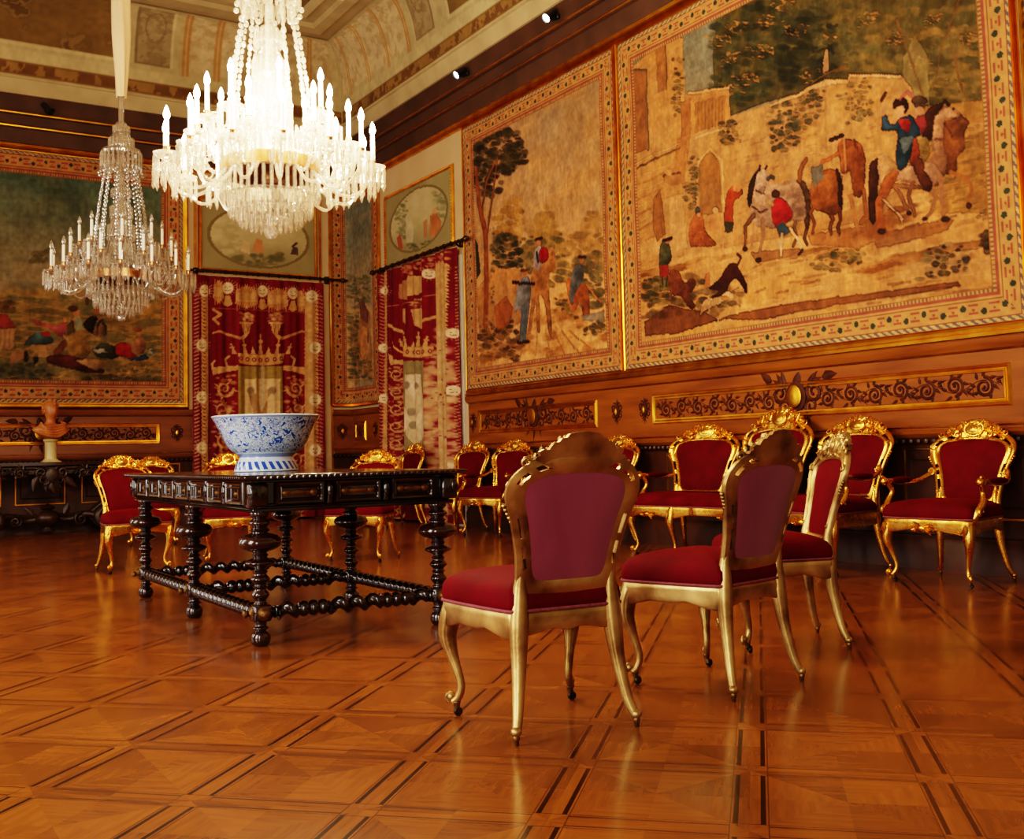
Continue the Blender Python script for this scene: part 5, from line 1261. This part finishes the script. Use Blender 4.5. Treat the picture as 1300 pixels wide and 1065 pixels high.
for s, zt in ((.93,.43),(.995,.432),(1.004,.425),(1.006,.405),(1.0,.385),(1.003,-1),(.99,-2),(.93,-1)):
    rows.append([sc(x*(1+(s-1)*.35), y*s, zt if zt > 0 else lowS(x, y)+(.006 if zt == -1 else 0)) for x, y in P])
m.grid(rows, cu=True, cv=True); rail = m.build('seat_rail', M['gilt'], root, sharp=50)
for cx0, cy0 in ((-.82,.31),(0,.235),(.82,.31)):
    m = MB(); g = lambda u, v, w: sc(cx0+u, cy0+w, v)
    disc(m, g, 0, .37, .03, .02, .0, .02)
    for s in (-1, 1):
        leaf(m, g, s*.02, .372, 0 if s > 0 else PI, .07, .016, .004); leaf(m, g, s*.02, .362, -.5 if s > 0 else PI+.5, .05, .013, .004); spiral(m, g, s*.07, .37, .018, s, 1.2, .005, a0=PI/2, w0=.006, n=10)
    m.build('rail_carving', M['gilt'], rail, sharp=60)
for x, y, dx in ((-1.055,.275,-1),(1.055,.275,1),(-.58,.27,-.2),(.58,.27,.2)): front_leg(root, M['gilt'], x, y, SS, dx)
for x in (1.0, .4):
    for s in (-1, 1): rear_leg(root, M['gilt'], s, SS, x, -.2)
for dx, sx, sz, y0, rot, hC in ((-.86,1.42,1.22,-.235,0,1), (0,1.56,1.36,-.255,0,1.12), (.88,1.45,1.22,-.235,.3,1)):
    f0 = back_fn(sx, sz, 0, .42*1.08, 0, .2)
    def fn(u, v, w, f0=f0, dx=dx, rot=rot, y0=y0):
        x, y, z = f0(u, v, w); c, s = math.cos(rot), math.sin(rot)
        return (dx+x*c-y*s, y0+x*s+y*c, z)
    chair_back(root, fn, M['gilt'], crest_h=hC)
for s in (-1, 1): arm(root, M['gilt'], s, (1.12, 1.15, 1.1), x0=1.0, x1=1.06)
# ------------------------------------------------------------------ great turned table
TX, TY = (1.88, 2.94), (5.53, 6.78, 8.03)
root = empty('turned_table', (2.41, 6.78, 0), label='large dark carved table on six turned legs in the middle of the floor', cat='table')
LEGP = [(0,0),(.03,0),(.047,.018),(.052,.04),(.046,.065),(.028,.08),(.04,.09),(.042,.097),(.03,.108),(.034,.13)]
LEGU = [(.03,.212),(.037,.222),(.028,.234),(.044,.258),(.046,.272),(.03,.296),(.04,.308),(.03,.32),(.048,.34),(.05,.352),(.032,.374),(.04,.386),(.028,.40),(.045,.41),(.074,.426),(.079,.436),(.062,.449),(.036,.46),(.043,.473),(.036,.488),(.088,.506),(.111,.53),(.113,.548),(.094,.574),(.042,.59),(.052,.603),(.036,.618),(.058,.638),(.05,.653),(.036,.664),(.052,.682),(.052,.70)]
def turned(m, prof, n, c=(0,0,0)): m.lathe([tuple(p) for p in cr(prof, 3)], n, c)
for x in TX:
    for y in TY:
        lx, ly = x-2.41, y-6.78
        m = MB(); turned(m, LEGP, 20, (lx, ly, 0)); m.box((lx, ly, .172), (.094,.094,.084), None, .008); turned(m, LEGU, 20, (lx, ly, 0))
        leg = m.build('leg', M['ebony_red'], root, sharp=60)
        for dx, dy in ((-1 if x < 2.4 else 1, 0), (0, -1 if y < 6 else (1 if y > 7.5 else 0))):
            if dx == dy == 0: continue
            a = Vector((dx, dy, 0)); R_ = Vector((0,0,1)).rotation_difference(a).to_matrix()
            m = MB(); m.lathe([(.034,0),(.036,.004),(.02,.008),(.012,.018),(.016,.026),(.022,.034),(.02,.044),(.008,.05),(.001,.05)], 12, (lx+dx*.047, ly+dy*.047, .172), M=R_)
            m.build('brass_boss', M['brass'], leg)
def twist(name, p0, p1, kind):
    a, b = Vector(p0), Vector(p1); t = (b-a).normalized(); L_ = (b-a).length
    e = t.cross(Vector((0,0,1))).normalized(); u = e.cross(t); n = 14; rows = []
    N_ = int(L_/.005)
    for i in range(N_+1):
        s = L_*i/N_; q = s/L_; row = []
        for k in range(n):
            th = 2*PI*k/n
            if kind == 'rope': r = .025+.017*abs(math.sin(PI*s/.085+th*.5))
            else:
                env = abs((q*2) % 1-.5)*2     # rings in the middle of each half, bold twist beside them
                r = .034+.014*math.sin(th*1+2*PI*s/.1) if env > .35 else .03+.013*abs(math.sin(PI*s/.055))
            if s < .05 or s > L_-.05: r = .022+.014*abs(math.sin(PI*s/.02))
            row.append(tuple(a+t*s+e*(r*math.cos(th))+u*(r*math.sin(th))))
        rows.append(row)
    m = MB(); m.grid(rows, cu=True); return m.build(name, M['ebony'], root, sharp=70)
X_ = (TX[0]-2.41, TX[1]-2.41); Y_ = tuple(y-6.78 for y in TY)
for x in X_:
    for y0, y1 in ((Y_[0], Y_[1]), (Y_[1], Y_[2])): twist('stretcher', (x, y0+.046, .172), (x, y1-.046, .172), 'rope')
for y in Y_: twist('stretcher', (X_[0]+.046, y, .172), (X_[1]-.046, y, .172), 'bulb')
# apron
ax, ay = .60, 1.335
m = MB(); m.box((0,0,.785), (2*ax-.05, 2*ay-.05, .165), None, .004); m.box((0,0,.71), (2*ax-.01, 2*ay-.01, .022), None, .006); m.box((0,0,.735), (2*ax-.03, 2*ay-.03, .02), None, .008); m.box((0,0,.862), (2*ax+.03, 2*ay+.03, .016), None, .006)
m.build('apron', M['ebony'], root)
m = MB(); m.box((0,0,.882), (2*ax+.12, 2*ay+.12, .026), None, .009); top = m.build('tabletop', M['ebony'], root)
m = MB()
for sx in (-1, 1):
    n = int(2*ay/.035)
    for k in range(n): m.ball((sx*(ax+.06), -ay+2*ay*(k+.5)/n, .88), (.006,.011,.009), 6, 4)
    n = int(2*ax/.035)
    for k in range(n): m.ball((-ax+2*ax*(k+.5)/n, sx*(ay+.06), .88), (.011,.006,.009), 6, 4)
m.build('beaded_edge', M['ebony_red'], top)
def raised(cx, cy, w, face_x, s, plates):
    """drawer front with stepped ebony mouldings and brass mounts."""
    f = (lambda u, v, q: (s*(ax-.025+q), cy+u, v)) if face_x else (lambda u, v, q: (cx+u, s*(ay-.025+q), v))
    m = MB(); h = .055; vc = .795
    rect_mould(m, f, -w/2+.04, w/2-.04, vc-h+.025, vc+h-.025, [(-.005,.012),(0,.02),(.008,.016),(.014,.03),(.024,.034),(.032,.022),(.04,.0)])
    m.prism([(-w/2+.045, vc-h+.03), (w/2-.045, vc-h+.03), (w/2-.045, vc+h-.03), (-w/2+.045, vc+h-.03)], 0, .016, f)
    d = m.build('drawer_front', M['ebony_red'], root, sharp=30)
    m = MB()
    if plates:
        disc(m, f, 0, vc, min(.06, w*.2), .014, .014, .022)
        for q in (-1, 1): disc(m, f, q*w*.27, vc, .022, .016, .014, .022)
    else:
        for q in (-1, 1): m.tube([f(q*(w/2-.05), vc-.03, .036), f(q*(w/2-.05), vc+.025, .036)], .003, 6)
        m.tube([f(-w/2+.03, vc+.032, .034), f(w/2-.03, vc+.032, .034)], .003, 6); disc(m, f, 0, vc-.005, .03, .012, .014, .022)
    m.build('brass_mount', M['brass'], d)
for s in (-1, 1):
    for k in range(7): raised(0, -ay+.12+(2*ay-.24)*(k+.5)/7, (2*ay-.24)/7-.05, True, s, False)
    for k in range(3): raised(-ax+.1+(2*ax-.2)*(k+.5)/3, 0, (2*ax-.2)/3-.05, False, s, True)
def block(p, d, q, r):
    m = MB(); m.box(p, d, None, .012)
    if q: m.ball(q, r, 8, 6)
    m.build('apron_block', M['ebony'], root, sharp=50)
for sx in (-1, 1):
    for k in range(1, 7):
        y = -ay+.12+(2*ay-.24)*k/7; block((sx*(ax-.012), y, .79), (.034,.036,.13), (sx*(ax+.006), y, .80), (.012,.016,.04))
    for k in (1, 2):
        x = -ax+.1+(2*ax-.2)*k/3; block((x, sx*(ay-.012), .79), (.036,.034,.13), (x, sx*(ay+.006), .80), (.016,.012,.04))
    for sy in (-1, 1): block((sx*(ax-.035), sy*(ay-.035), .79), (.1,.1,.13), (sx*(ax-.006), sy*(ay-.006), .8), (.03,.03,.05))

# ------------------------------------------------------------------ blue and white bowl
def porcelain():
    m, nt, b = new_mat('porcelain'); N = nt.nodes.new; L = nt.links.new
    tc = N('ShaderNodeTexCoord'); sp = N('ShaderNodeSeparateXYZ'); L(tc.outputs['Object'], sp.inputs[0])
    def mth(op, a, b_=None):
        n = N('ShaderNodeMath'); n.operation = op
        for i, v in enumerate((a, b_)):
            if v is None: continue
            if isinstance(v, (int, float)): n.inputs[i].default_value = v
            else: L(v, n.inputs[i])
        return n.outputs[0]
    wv = N('ShaderNodeTexNoise'); wv.inputs['Scale'].default_value = 13; wv.inputs['Detail'].default_value = 3; wv.inputs['Distortion'].default_value = 1.6; L(tc.outputs['Object'], wv.inputs['Vector'])
    n2 = N('ShaderNodeTexNoise'); n2.inputs['Scale'].default_value = 34; n2.inputs['Detail'].default_value = 3; n2.inputs['Distortion'].default_value = 1.2; L(tc.outputs['Object'], n2.inputs['Vector'])
    # tendrils: thin bands around noise iso-lines, flowers: soft blobs
    t1 = mth('LESS_THAN', mth('ABSOLUTE', mth('SUBTRACT', n2.outputs['Fac'], .5)), .035)
    t2 = mth('GREATER_THAN', wv.outputs['Fac'], .55); t3 = mth('MULTIPLY', mth('GREATER_THAN', n2.outputs['Fac'], .47), t2)
    t4 = mth('LESS_THAN', mth('ABSOLUTE', mth('SUBTRACT', wv.outputs['Fac'], .47)), .012)
    pat = mth('MAXIMUM', mth('MAXIMUM', mth('MULTIPLY', t1, .65), t3), mth('MULTIPLY', t4, .8))
    z = sp.outputs[2]
    body = mth('MULTIPLY', mth('GREATER_THAN', z, .125), mth('LESS_THAN', z, .345))
    ang = mth('ARCTAN2', sp.outputs[1], sp.outputs[0])
    pet = mth('GREATER_THAN', mth('SINE', mth('ADD', mth('MULTIPLY', ang, 26), mth('MULTIPLY', z, 60))), -.1)
    foot = mth('MULTIPLY', pet, mth('MULTIPLY', mth('GREATER_THAN', z, .015), mth('LESS_THAN', z, .066)))
    rings = mth('MAXIMUM', mth('LESS_THAN', mth('ABSOLUTE', mth('SUBTRACT', z, .105)), .012), mth('LESS_THAN', mth('ABSOLUTE', mth('SUBTRACT', z, .35)), .004))
    f = mth('MAXIMUM', mth('MAXIMUM', mth('MULTIPLY', pat, body), foot), mth('MULTIPLY', rings, .7))
    mx = N('ShaderNodeMix'); mx.data_type = 'RGBA'; L(f, mx.inputs['Factor']); mx.inputs[6].default_value = srgb(214,230,240); mx.inputs[7].default_value = srgb(30,84,176)
    L(mx.outputs[2], b.inputs['Base Color']); b.inputs['Roughness'].default_value = .14; b.inputs['Coat Weight'].default_value = .5
    return m
m = MB()
prof = cr([(.195,0),(.207,.004),(.205,.02),(.192,.055),(.175,.085),(.172,.1),(.195,.118),(.235,.15),(.268,.2),(.296,.262),(.325,.318),(.350,.358)], 4)+[(.352,.361),(.348,.364),(.343,.361)]+cr([(.338,.352),(.31,.30),(.27,.22),(.2,.14),(.1,.105),(.001,.1)], 4)
m.lathe(prof, 64, cap=False)
bowl = m.build('porcelain_bowl', porcelain(), sharp=60, loc=(2.37, 6.83, .8955))
tag(bowl, 'huge blue and white porcelain bowl standing on the dark turned table', 'bowl')

# ------------------------------------------------------------------ console with bust against the back wall
CX, CYc = 2.44, 16.08
root = empty('console_table', (CX, CYc, 0), label='dark carved console table against the back wall, under the picnic tapestry', cat='console table')
m = MB(); hw, hd = 1.16, .36
m.prism([(-hw,-hd+.06),(-hw+.06,-hd),(-.3,-hd),(-.24,-hd-.04),(.24,-hd-.04),(.3,-hd),(hw-.06,-hd),(hw,-hd+.06),(hw,hd-.02),(-hw,hd-.02)], .955, 1.0, lambda u, v, w: (u, v, w))
m.build('tabletop', M['walnut_dark'], root)
m = MB(); m.box((0,0,.925), (2*hw-.1, 2*hd-.1, .05), None, .015); m.box((0,.02,.87), (2*hw-.2, 2*hd-.16, .08), None, .01); m.build('apron', M['walnut_dark'], root)
m = MB(); g = lambda u, v, w: (u, -hd+.02-w, v)
scroll_frieze(m, g, .28, 1.02, .865, .17, .25); scroll_frieze(m, g, -.28, -1.02, .865, .17, .25)
for s in (-1, 1):
    spiral(m, g, s*.13, .86, .1, s, 1.6, .02, a0=PI/2); spiral(m, g, s*.1, .76, .08, -s, 1.5, .018, a0=-PI/2); leaf(m, g, s*.18, .8, -PI/2+s*.5, .2, .05); leaf(m, g, s*.05, .74, -PI/2+s*.4, .14, .04)
disc(m, g, 0, .82, .08, .1, .01, .05); leaf(m, g, 0, .72, -PI/2, .14, .05)
m.build('carved_apron', M['walnut_dark'], root)
for s in (-1, 1):
    for q in (-1, 1):
        m = MB(); y = q*.24
        m.tube(cr([(s*1.02, y, .9, .06), (s*1.06, y-.04*(q<0), .74, .075), (s*.94, y, .5, .055), (s*.72, y, .36, .05), (s*.62, y, .24, .06), (s*.7, y, .1, .065), (s*.84, y, .05, .05)], 6), n=10)
        spiral(m, lambda u, v, w: (u, y-.03-w, v), s*.98, .74, .11, s, 1.6, .028, a0=PI/2); spiral(m, lambda u, v, w: (u, y-.03-w, v), s*.78, .12, .1, -s, 1.6, .026, a0=-PI/2)
        m.lathe([(.05,0),(.07,.01),(.06,.04),(.03,.05)], 12, (s*.86, y, 0)); m.build('scroll_leg', M['walnut_dark'], root, sharp=60)
m = MB()
for s in (-1, 1):
    m.tube(cr([(s*.72,-.2,.2,.04), (s*.5,-.1,.27,.045), (s*.3,0,.2,.05), (s*.12,0,.22,.05), (0,0,.24,.05)], 6), n=8); m.tube(cr([(s*.72,.2,.2,.04), (s*.5,.1,.27,.04), (s*.3,0,.2,.04)], 6), n=8)
    spiral(m, lambda u, v, w: (u, -.1-w, v), s*.42, .2, .09, s, 1.5, .024, a0=PI/2); leaf(m, lambda u, v, w: (u, -.1-w, v), s*.2, .28, PI/2-s*.6, .16, .05)
turned(m, [(.02,.03),(.09,.05),(.06,.1),(.14,.16),(.17,.24),(.12,.31),(.06,.34),(.1,.37),(.05,.41),(.001,.43)], 16, (0,-.02,0))
m.build('stretcher', M['walnut_dark'], root, sharp=60)
px, py = 2.475, 16.05
ped = empty('column_pedestal', (px, py, 1.0), label='short pale marble column on the console, carrying the bust', cat='pedestal')
m = MB(); turned(m, [(.11,.0),(.112,.02),(.1,.03),(.088,.045),(.08,.06),(.078,.26),(.082,.275),(.092,.285),(.098,.3),(.098,.318)], 24); m.lathe([(.001,.3),(.098,.3),(.1,.318),(.001,.32)], 24); m.build('shaft', M['onyx'], ped)
m = MB(); m.box((0,0,.008), (.235,.235,.016), None, .003); m.build('plinth', M['onyx'], ped)
bust = empty('bust', (px, py, 1.322), math.radians(20), label='orange terracotta bust of a head with draped shoulders, on the marble column', cat='bust')
m = MB()
# shoulders and chest as one modelled surface
rows = []
for z, rx, ry, oy in ((0,.07,.06,0),(.02,.1,.085,-.005),(.05,.17,.11,-.01),(.09,.235,.13,-.005),(.13,.262,.125,.0),(.165,.225,.105,.005),(.19,.14,.085,.01),(.21,.082,.072,.01),(.24,.062,.064,.008),(.275,.06,.062,.0),(.30,.066,.072,-.006),(.325,.078,.094,-.014),(.36,.088,.108,-.012),(.40,.094,.113,-.006),(.44,.095,.112,.0),(.475,.088,.104,.004),(.505,.07,.085,.006),(.525,.042,.052,.006),(.535,.01,.012,.006)):
    row = []
    for k in range(32):
        a = 2*PI*k/32; x = rx*math.cos(a); y = ry*math.sin(a)+oy
        if z < .2: y += .02*math.sin(5*a+z*30)*(z/.2); x *= 1+.04*math.sin(7*a+z*40)
        if .31 < z < .5 and y < 0:
            fx = abs(x)/rx
            if fx < .28: y -= .022*(1-fx/.28)*math.exp(-((z-.385)/.025)**2)+.012*math.exp(-((z-.345)/.012)**2)*(1-fx/.28)
            if .2 < fx < .6: y += .014*math.exp(-((z-.41)/.014)**2)
            y -= .008*math.exp(-((z-.432)/.012)**2)*(fx < .6)
        row.append((x, y, z))
    rows.append(row)
m.grid(rows, cu=True); m.build('head_and_shoulders', M['terracotta'], bust, sharp=70)
m = MB()
g2 = random.Random(4)
for k in range(70):
    a = g2.uniform(.15*PI, .85*PI) if k % 4 else g2.uniform(0, 2*PI); z = g2.uniform(.36, .53) if k % 4 else g2.uniform(.47, .53)
    r = .1*math.sqrt(max(.05, 1-((z-.41)/.13)**2)); m.ball((r*.98*math.cos(a), .004+r*1.14*math.sin(a), z), (.022,.022,.02), 7, 5)
for s in (-1, 1): m.ball((s*.096, .008, .385), (.012,.024,.034), 8, 6)
m.ball((0, .02, .54), (.04,.045,.03), 8, 6); m.build('curled_hair', M['terracotta'], bust)
m = MB()
for k in range(5):
    z = .06+.028*k; m.tube(cr([(-.24+.02*k, -.03, z+.05, .016), (-.13, -.13+.008*k, z-.01, .02), (.02, -.14+.008*k, z-.03+.01*k, .02), (.15, -.12, z+.03, .018), (.25-.03*k, -.02, z+.07, .013)], 5), n=7)
m.build('drapery_fold', M['terracotta'], bust)
EN_C, EN_W, EN_A, EXPO = 33, 115, .26, 0.47
# ------------------------------------------------------------------ crystal chandeliers
def prism_drop(m, c, l, r, M_=None):
    """long cut prism with a point."""
    x, y, z = c
    m.lathe([(.0008,z),(r*.7,z-.006),(r,z-.02),(r,z-l*.72),(r*1.25,z-l*.8),(.001,z-l)], 5, (x, y, 0), cap=False)
def chandelier(loc, lit, label, top_ext):
    X, Y = loc
    root = empty('chandelier', (X, Y, 2.43), label=label, cat='chandelier'); zb = 2.43
    Z = lambda z: z-zb; cryst = M['crystal_lit'] if lit else M['crystal']
    # centre: stem, stacked bells
    m = MB(); turned(m, [(.03,Z(2.9)),(.035,Z(3.0)),(.028,Z(3.2)),(.04,Z(3.4)),(.026,Z(3.6)),(.03,Z(3.9)),(.02,Z(4.2)),(.028,Z(4.4)),(.03,Z(4.8))], 12); m.build('stem', cryst, root)
    m = MB(); m.lathe([(.31,Z(2.83)),(.325,Z(2.84)),(.325,Z(2.92)),(.31,Z(2.93)),(.25,Z(2.94)),(.05,Z(2.95))], 28, cap=False); m.lathe([(.06,Z(2.80)),(.07,Z(2.9)),(.05,Z(2.98))], 16); hub = m.build('hub', M['chandelier_brass'], root)
    for z0, z1, r0, r1 in ((2.98,3.28,.17,.12),(3.28,3.5,.125,.10),(3.5,3.68,.10,.07),(3.72,3.84,.09,.06),(4.23,4.39,.115,.08),(4.39,4.5,.075,.05)):
        m = MB(); n = 18
        turned(m, [(r0,Z(z0)),(r0*1.02,Z(z0+.02)),(r0*.9,Z(z0+(z1-z0)*.5)),(r1,Z(z1-.01)),(r1*.4,Z(z1))], n)
        for k in range(n): a = 2*PI*k/n; prism_drop(m, (r0*1.06*math.cos(a), r0*1.06*math.sin(a), Z(z0+(z1-z0)*.62)), (z1-z0)*.78, .011)
        m.build('crystal_bell', cryst, root, sharp=25)
    # crown
    m = MB(); n = 26
    m.lathe([(.03,Z(4.25)),(.1,Z(4.23)),(.19,Z(4.2)),(.205,Z(4.17)),(.2,Z(4.15))], 26, cap=False)
    for k in range(n): a = 2*PI*k/n; prism_drop(m, (.2*math.cos(a), .2*math.sin(a), Z(4.17)), .2, .014); prism_drop(m, (.165*math.cos(a+.1), .165*math.sin(a+.1), Z(4.06)), .14, .012)
    for k in range(12): a = 2*PI*k/12; m.ball((.215*math.cos(a), .215*math.sin(a), Z(3.95)), .02, 6, 5)
    m.build('crown', cryst, root, sharp=25)
    # bead chains from crown to hub
    for k in range(12):
        a = 2*PI*k/12+.13; m = MB(); n = 26
        for i in range(n):
            t = (i+.5)/n; r = .15+.12*t+.03*math.sin(t*PI)-.0; z = 4.05-(4.05-3.02)*t-.06*math.sin(t*PI)
            m.ball((r*math.cos(a), r*math.sin(a), Z(z)), (.013,.013,.019) if i % 3 else (.019,.019,.024), 6, 5)
        m.build('bead_chain', cryst, root, sharp=25)
    # basket of prisms beneath
    for r, z, l, n, rr in ((.315,2.84,.19,40,.013),(.265,2.70,.15,34,.013),(.2,2.62,.13,26,.012),(.13,2.56,.1,18,.011)):
        m = MB(); m.tube([(r*math.cos(a), r*math.sin(a), Z(z)) for a in [2*PI*i/32 for i in range(32)]], .009, 6, closed=True)
        for k in range(n): a = 2*PI*k/n; prism_drop(m, (r*math.cos(a), r*math.sin(a), Z(z)), l, rr)
        m.build('prism_ring', cryst, root, sharp=25)
    m = MB(); m.lathe([(.001,Z(2.62)),(.012,Z(2.6)),(.012,Z(2.5)),(.02,Z(2.49))], 8); m.ball((0,0,Z(2.455)), .046, 10, 7); m.build('finial', cryst, root, sharp=20)
    # candle arms
    tiers = [(14, .67, 2.87, 0.0), (8, .52, 3.0, .2), (8, .40, 3.16, .2+PI/8)]
    for n, R_, zc, ph in tiers:
        for k in range(n):
            a = 2*PI*k/n+ph; ca, sa = math.cos(a), math.sin(a)
            f = lambda r, z, p=0.0: (r*ca-p*sa, r*sa+p*ca, Z(z))
            m = MB(); m.tube([f(r, z)+(rd,) for r, z, rd in cr([(.28,2.88,.012), (.28+(R_-.28)*.3,2.74+(zc-2.87)*.5,.012), (.28+(R_-.28)*.65,2.70+(zc-2.87)*.8,.011), (R_-.03,zc-.08,.011), (R_,zc-.01,.012)], 5)], n=7)
            spiral(m, lambda u, v, w: f(.28+(R_-.28)*.5+u, v, w-.012), 0, zc+.02, .07, 1, 1.2, .008, a0=-PI/2, n=12)
            arm_ = m.build('candle_arm', cryst, root, sharp=30)
            m = MB(); m.lathe([(.012,Z(zc-.02)),(.03,Z(zc-.01)),(.075,Z(zc+.012)),(.085,Z(zc+.03)),(.08,Z(zc+.03)),(.04,Z(zc+.015)),(.02,Z(zc+.03))], 14, f(R_, zb)[:2]+(0,), cap=False); 
            q = f(R_, zb); 
            for i in range(9): b = 2*PI*i/9; prism_drop(m, (q[0]+.076*math.cos(b), q[1]+.076*math.sin(b), Z(zc+.02)), .15, .011)
            m.build('drip_pan', cryst, arm_, sharp=25)
            m = MB(); m.lathe([(.016,Z(zc+.01)),(.022,Z(zc+.03)),(.02,Z(zc+.065)),(.024,Z(zc+.07))], 10, (q[0], q[1], 0)); m.build('candle_cup', M['chandelier_brass'], arm_)
            m = MB(); m.lathe([(.0145,Z(zc+.06)),(.0145,Z(zc+.235)),(.012,Z(zc+.24)),(.004,Z(zc+.242))], 10, (q[0], q[1], 0)); m.build('candle', M['wax_lit'] if lit else M['wax'], arm_)
            m = MB(); m.lathe([(.009,Z(zc+.24)),(.02,Z(zc+.262)),(.021,Z(zc+.278)),(.012,Z(zc+.312)),(.001,Z(zc+.335))], 10, (q[0], q[1], 0)); m.build('bulb', M['bulb_lit'] if lit else cryst, arm_)
    # suspension
    if not lit:
        m = MB(); rows = []
        for z in np.linspace(4.76, 7.8, 24):
            t = (z-4.76)/3.0; s = .045+.045*min(1, t*5)
            rows.append([((s+.012*math.sin(5*b+3*z))*math.cos(b), (s+.012*math.sin(5*b+3*z))*math.sin(b), Z(z)) for b in [2*PI*i/24 for i in range(24)]])
        m.grid(rows, cu=True); m.build('fabric_sleeve', M['ribbon'], root, sharp=80)
    else:
        m = MB(); m.tube([(0,0,Z(4.8)), (0,0,Z(7.84))], .03, 10); m.build('suspension_cord', M['ribbon'], root)
    return root
M['crystal_lit'] = crystal('crystal_lit', (1,.92,.82,1), .3, .17)
M['wax_lit'] = emis('wax_lit', (1,.85,.6,1), 2.2)
chandelier((2.37, 6.70), True, 'large crystal chandelier with glowing candle bulbs above the table', 0)
chandelier((2.42, 11.36), False, 'unlit crystal chandelier hanging from a pale ribbon further back', 0)

# ------------------------------------------------------------------ light
CCOL = (1,.70,.41)
def point(loc, col, e, r=.03):
    l = bpy.data.lights.new('candle_light', 'POINT'); l.color = col; l.energy = e; l.shadow_soft_size = r
    o = bpy.data.objects.new('candle_light', l); COL.objects.link(o); o.location = loc; return o
for k in range(12):
    a = 2*PI*k/12; point((2.37+.67*math.cos(a), 6.70+.67*math.sin(a), 3.145), CCOL, EN_C)
for k in range(12):
    a = 2*PI*k/12+.2; r, z = ((.52,3.285),(.40,3.445))[k % 2]; point((2.37+r*math.cos(a), 6.70+r*math.sin(a), z), CCOL, EN_C)
for z in (3.02, 3.3): point((2.37, 6.70, z), CCOL, EN_C*1.2, .06)
for a, b in WIN:
    l = bpy.data.lights.new('window_light', 'AREA'); l.shape = 'RECTANGLE'; l.size = b-a; l.size_y = 4.0; l.color = (1,.95,.88); l.energy = EN_W*(1.9 if a < 5 else .8)
    o = bpy.data.objects.new('window_light', l); COL.objects.link(o); o.location = (X0-.28, (a+b)/2, 2.55); o.rotation_euler = (0, -PI/2, 0)
    o.rotation_euler = Vector((1,0,-.12)).to_track_quat('-Z', 'Y').to_euler()
w = bpy.data.worlds.new('world'); SC.world = w; w.use_nodes = True
bg = w.node_tree.nodes['Background']; bg.inputs[0].default_value = (1,.72,.42,1); bg.inputs[1].default_value = EN_A  # dim warm ambient fill, added; the room is left open behind the camera
SC.view_settings.view_transform = 'Filmic'; SC.view_settings.look = 'High Contrast'; SC.view_settings.exposure = EXPO
cy = SC.cycles
cy.use_denoising = True; cy.max_bounces = 8; cy.diffuse_bounces = 4; cy.glossy_bounces = 4; cy.transparent_max_bounces = 16
cy.sample_clamp_indirect = 4; cy.caustics_reflective = False; cy.caustics_refractive = False
GROUPS = {'chair': 'gilt side chairs', 'armchair': 'gilt armchairs along the right wall', 'tapestry': 'framed tapestries on the walls', 'painting': 'oval overdoor paintings',
          'curtain': 'crimson door curtains', 'curtain rod': 'iron curtain rods', 'spotlight': 'spotlights on the cornice', 'chandelier': 'crystal chandeliers'}
for o in SC.objects:
    if o.parent is None and o.get('category') in GROUPS: o['group'] = GROUPS[o['category']]
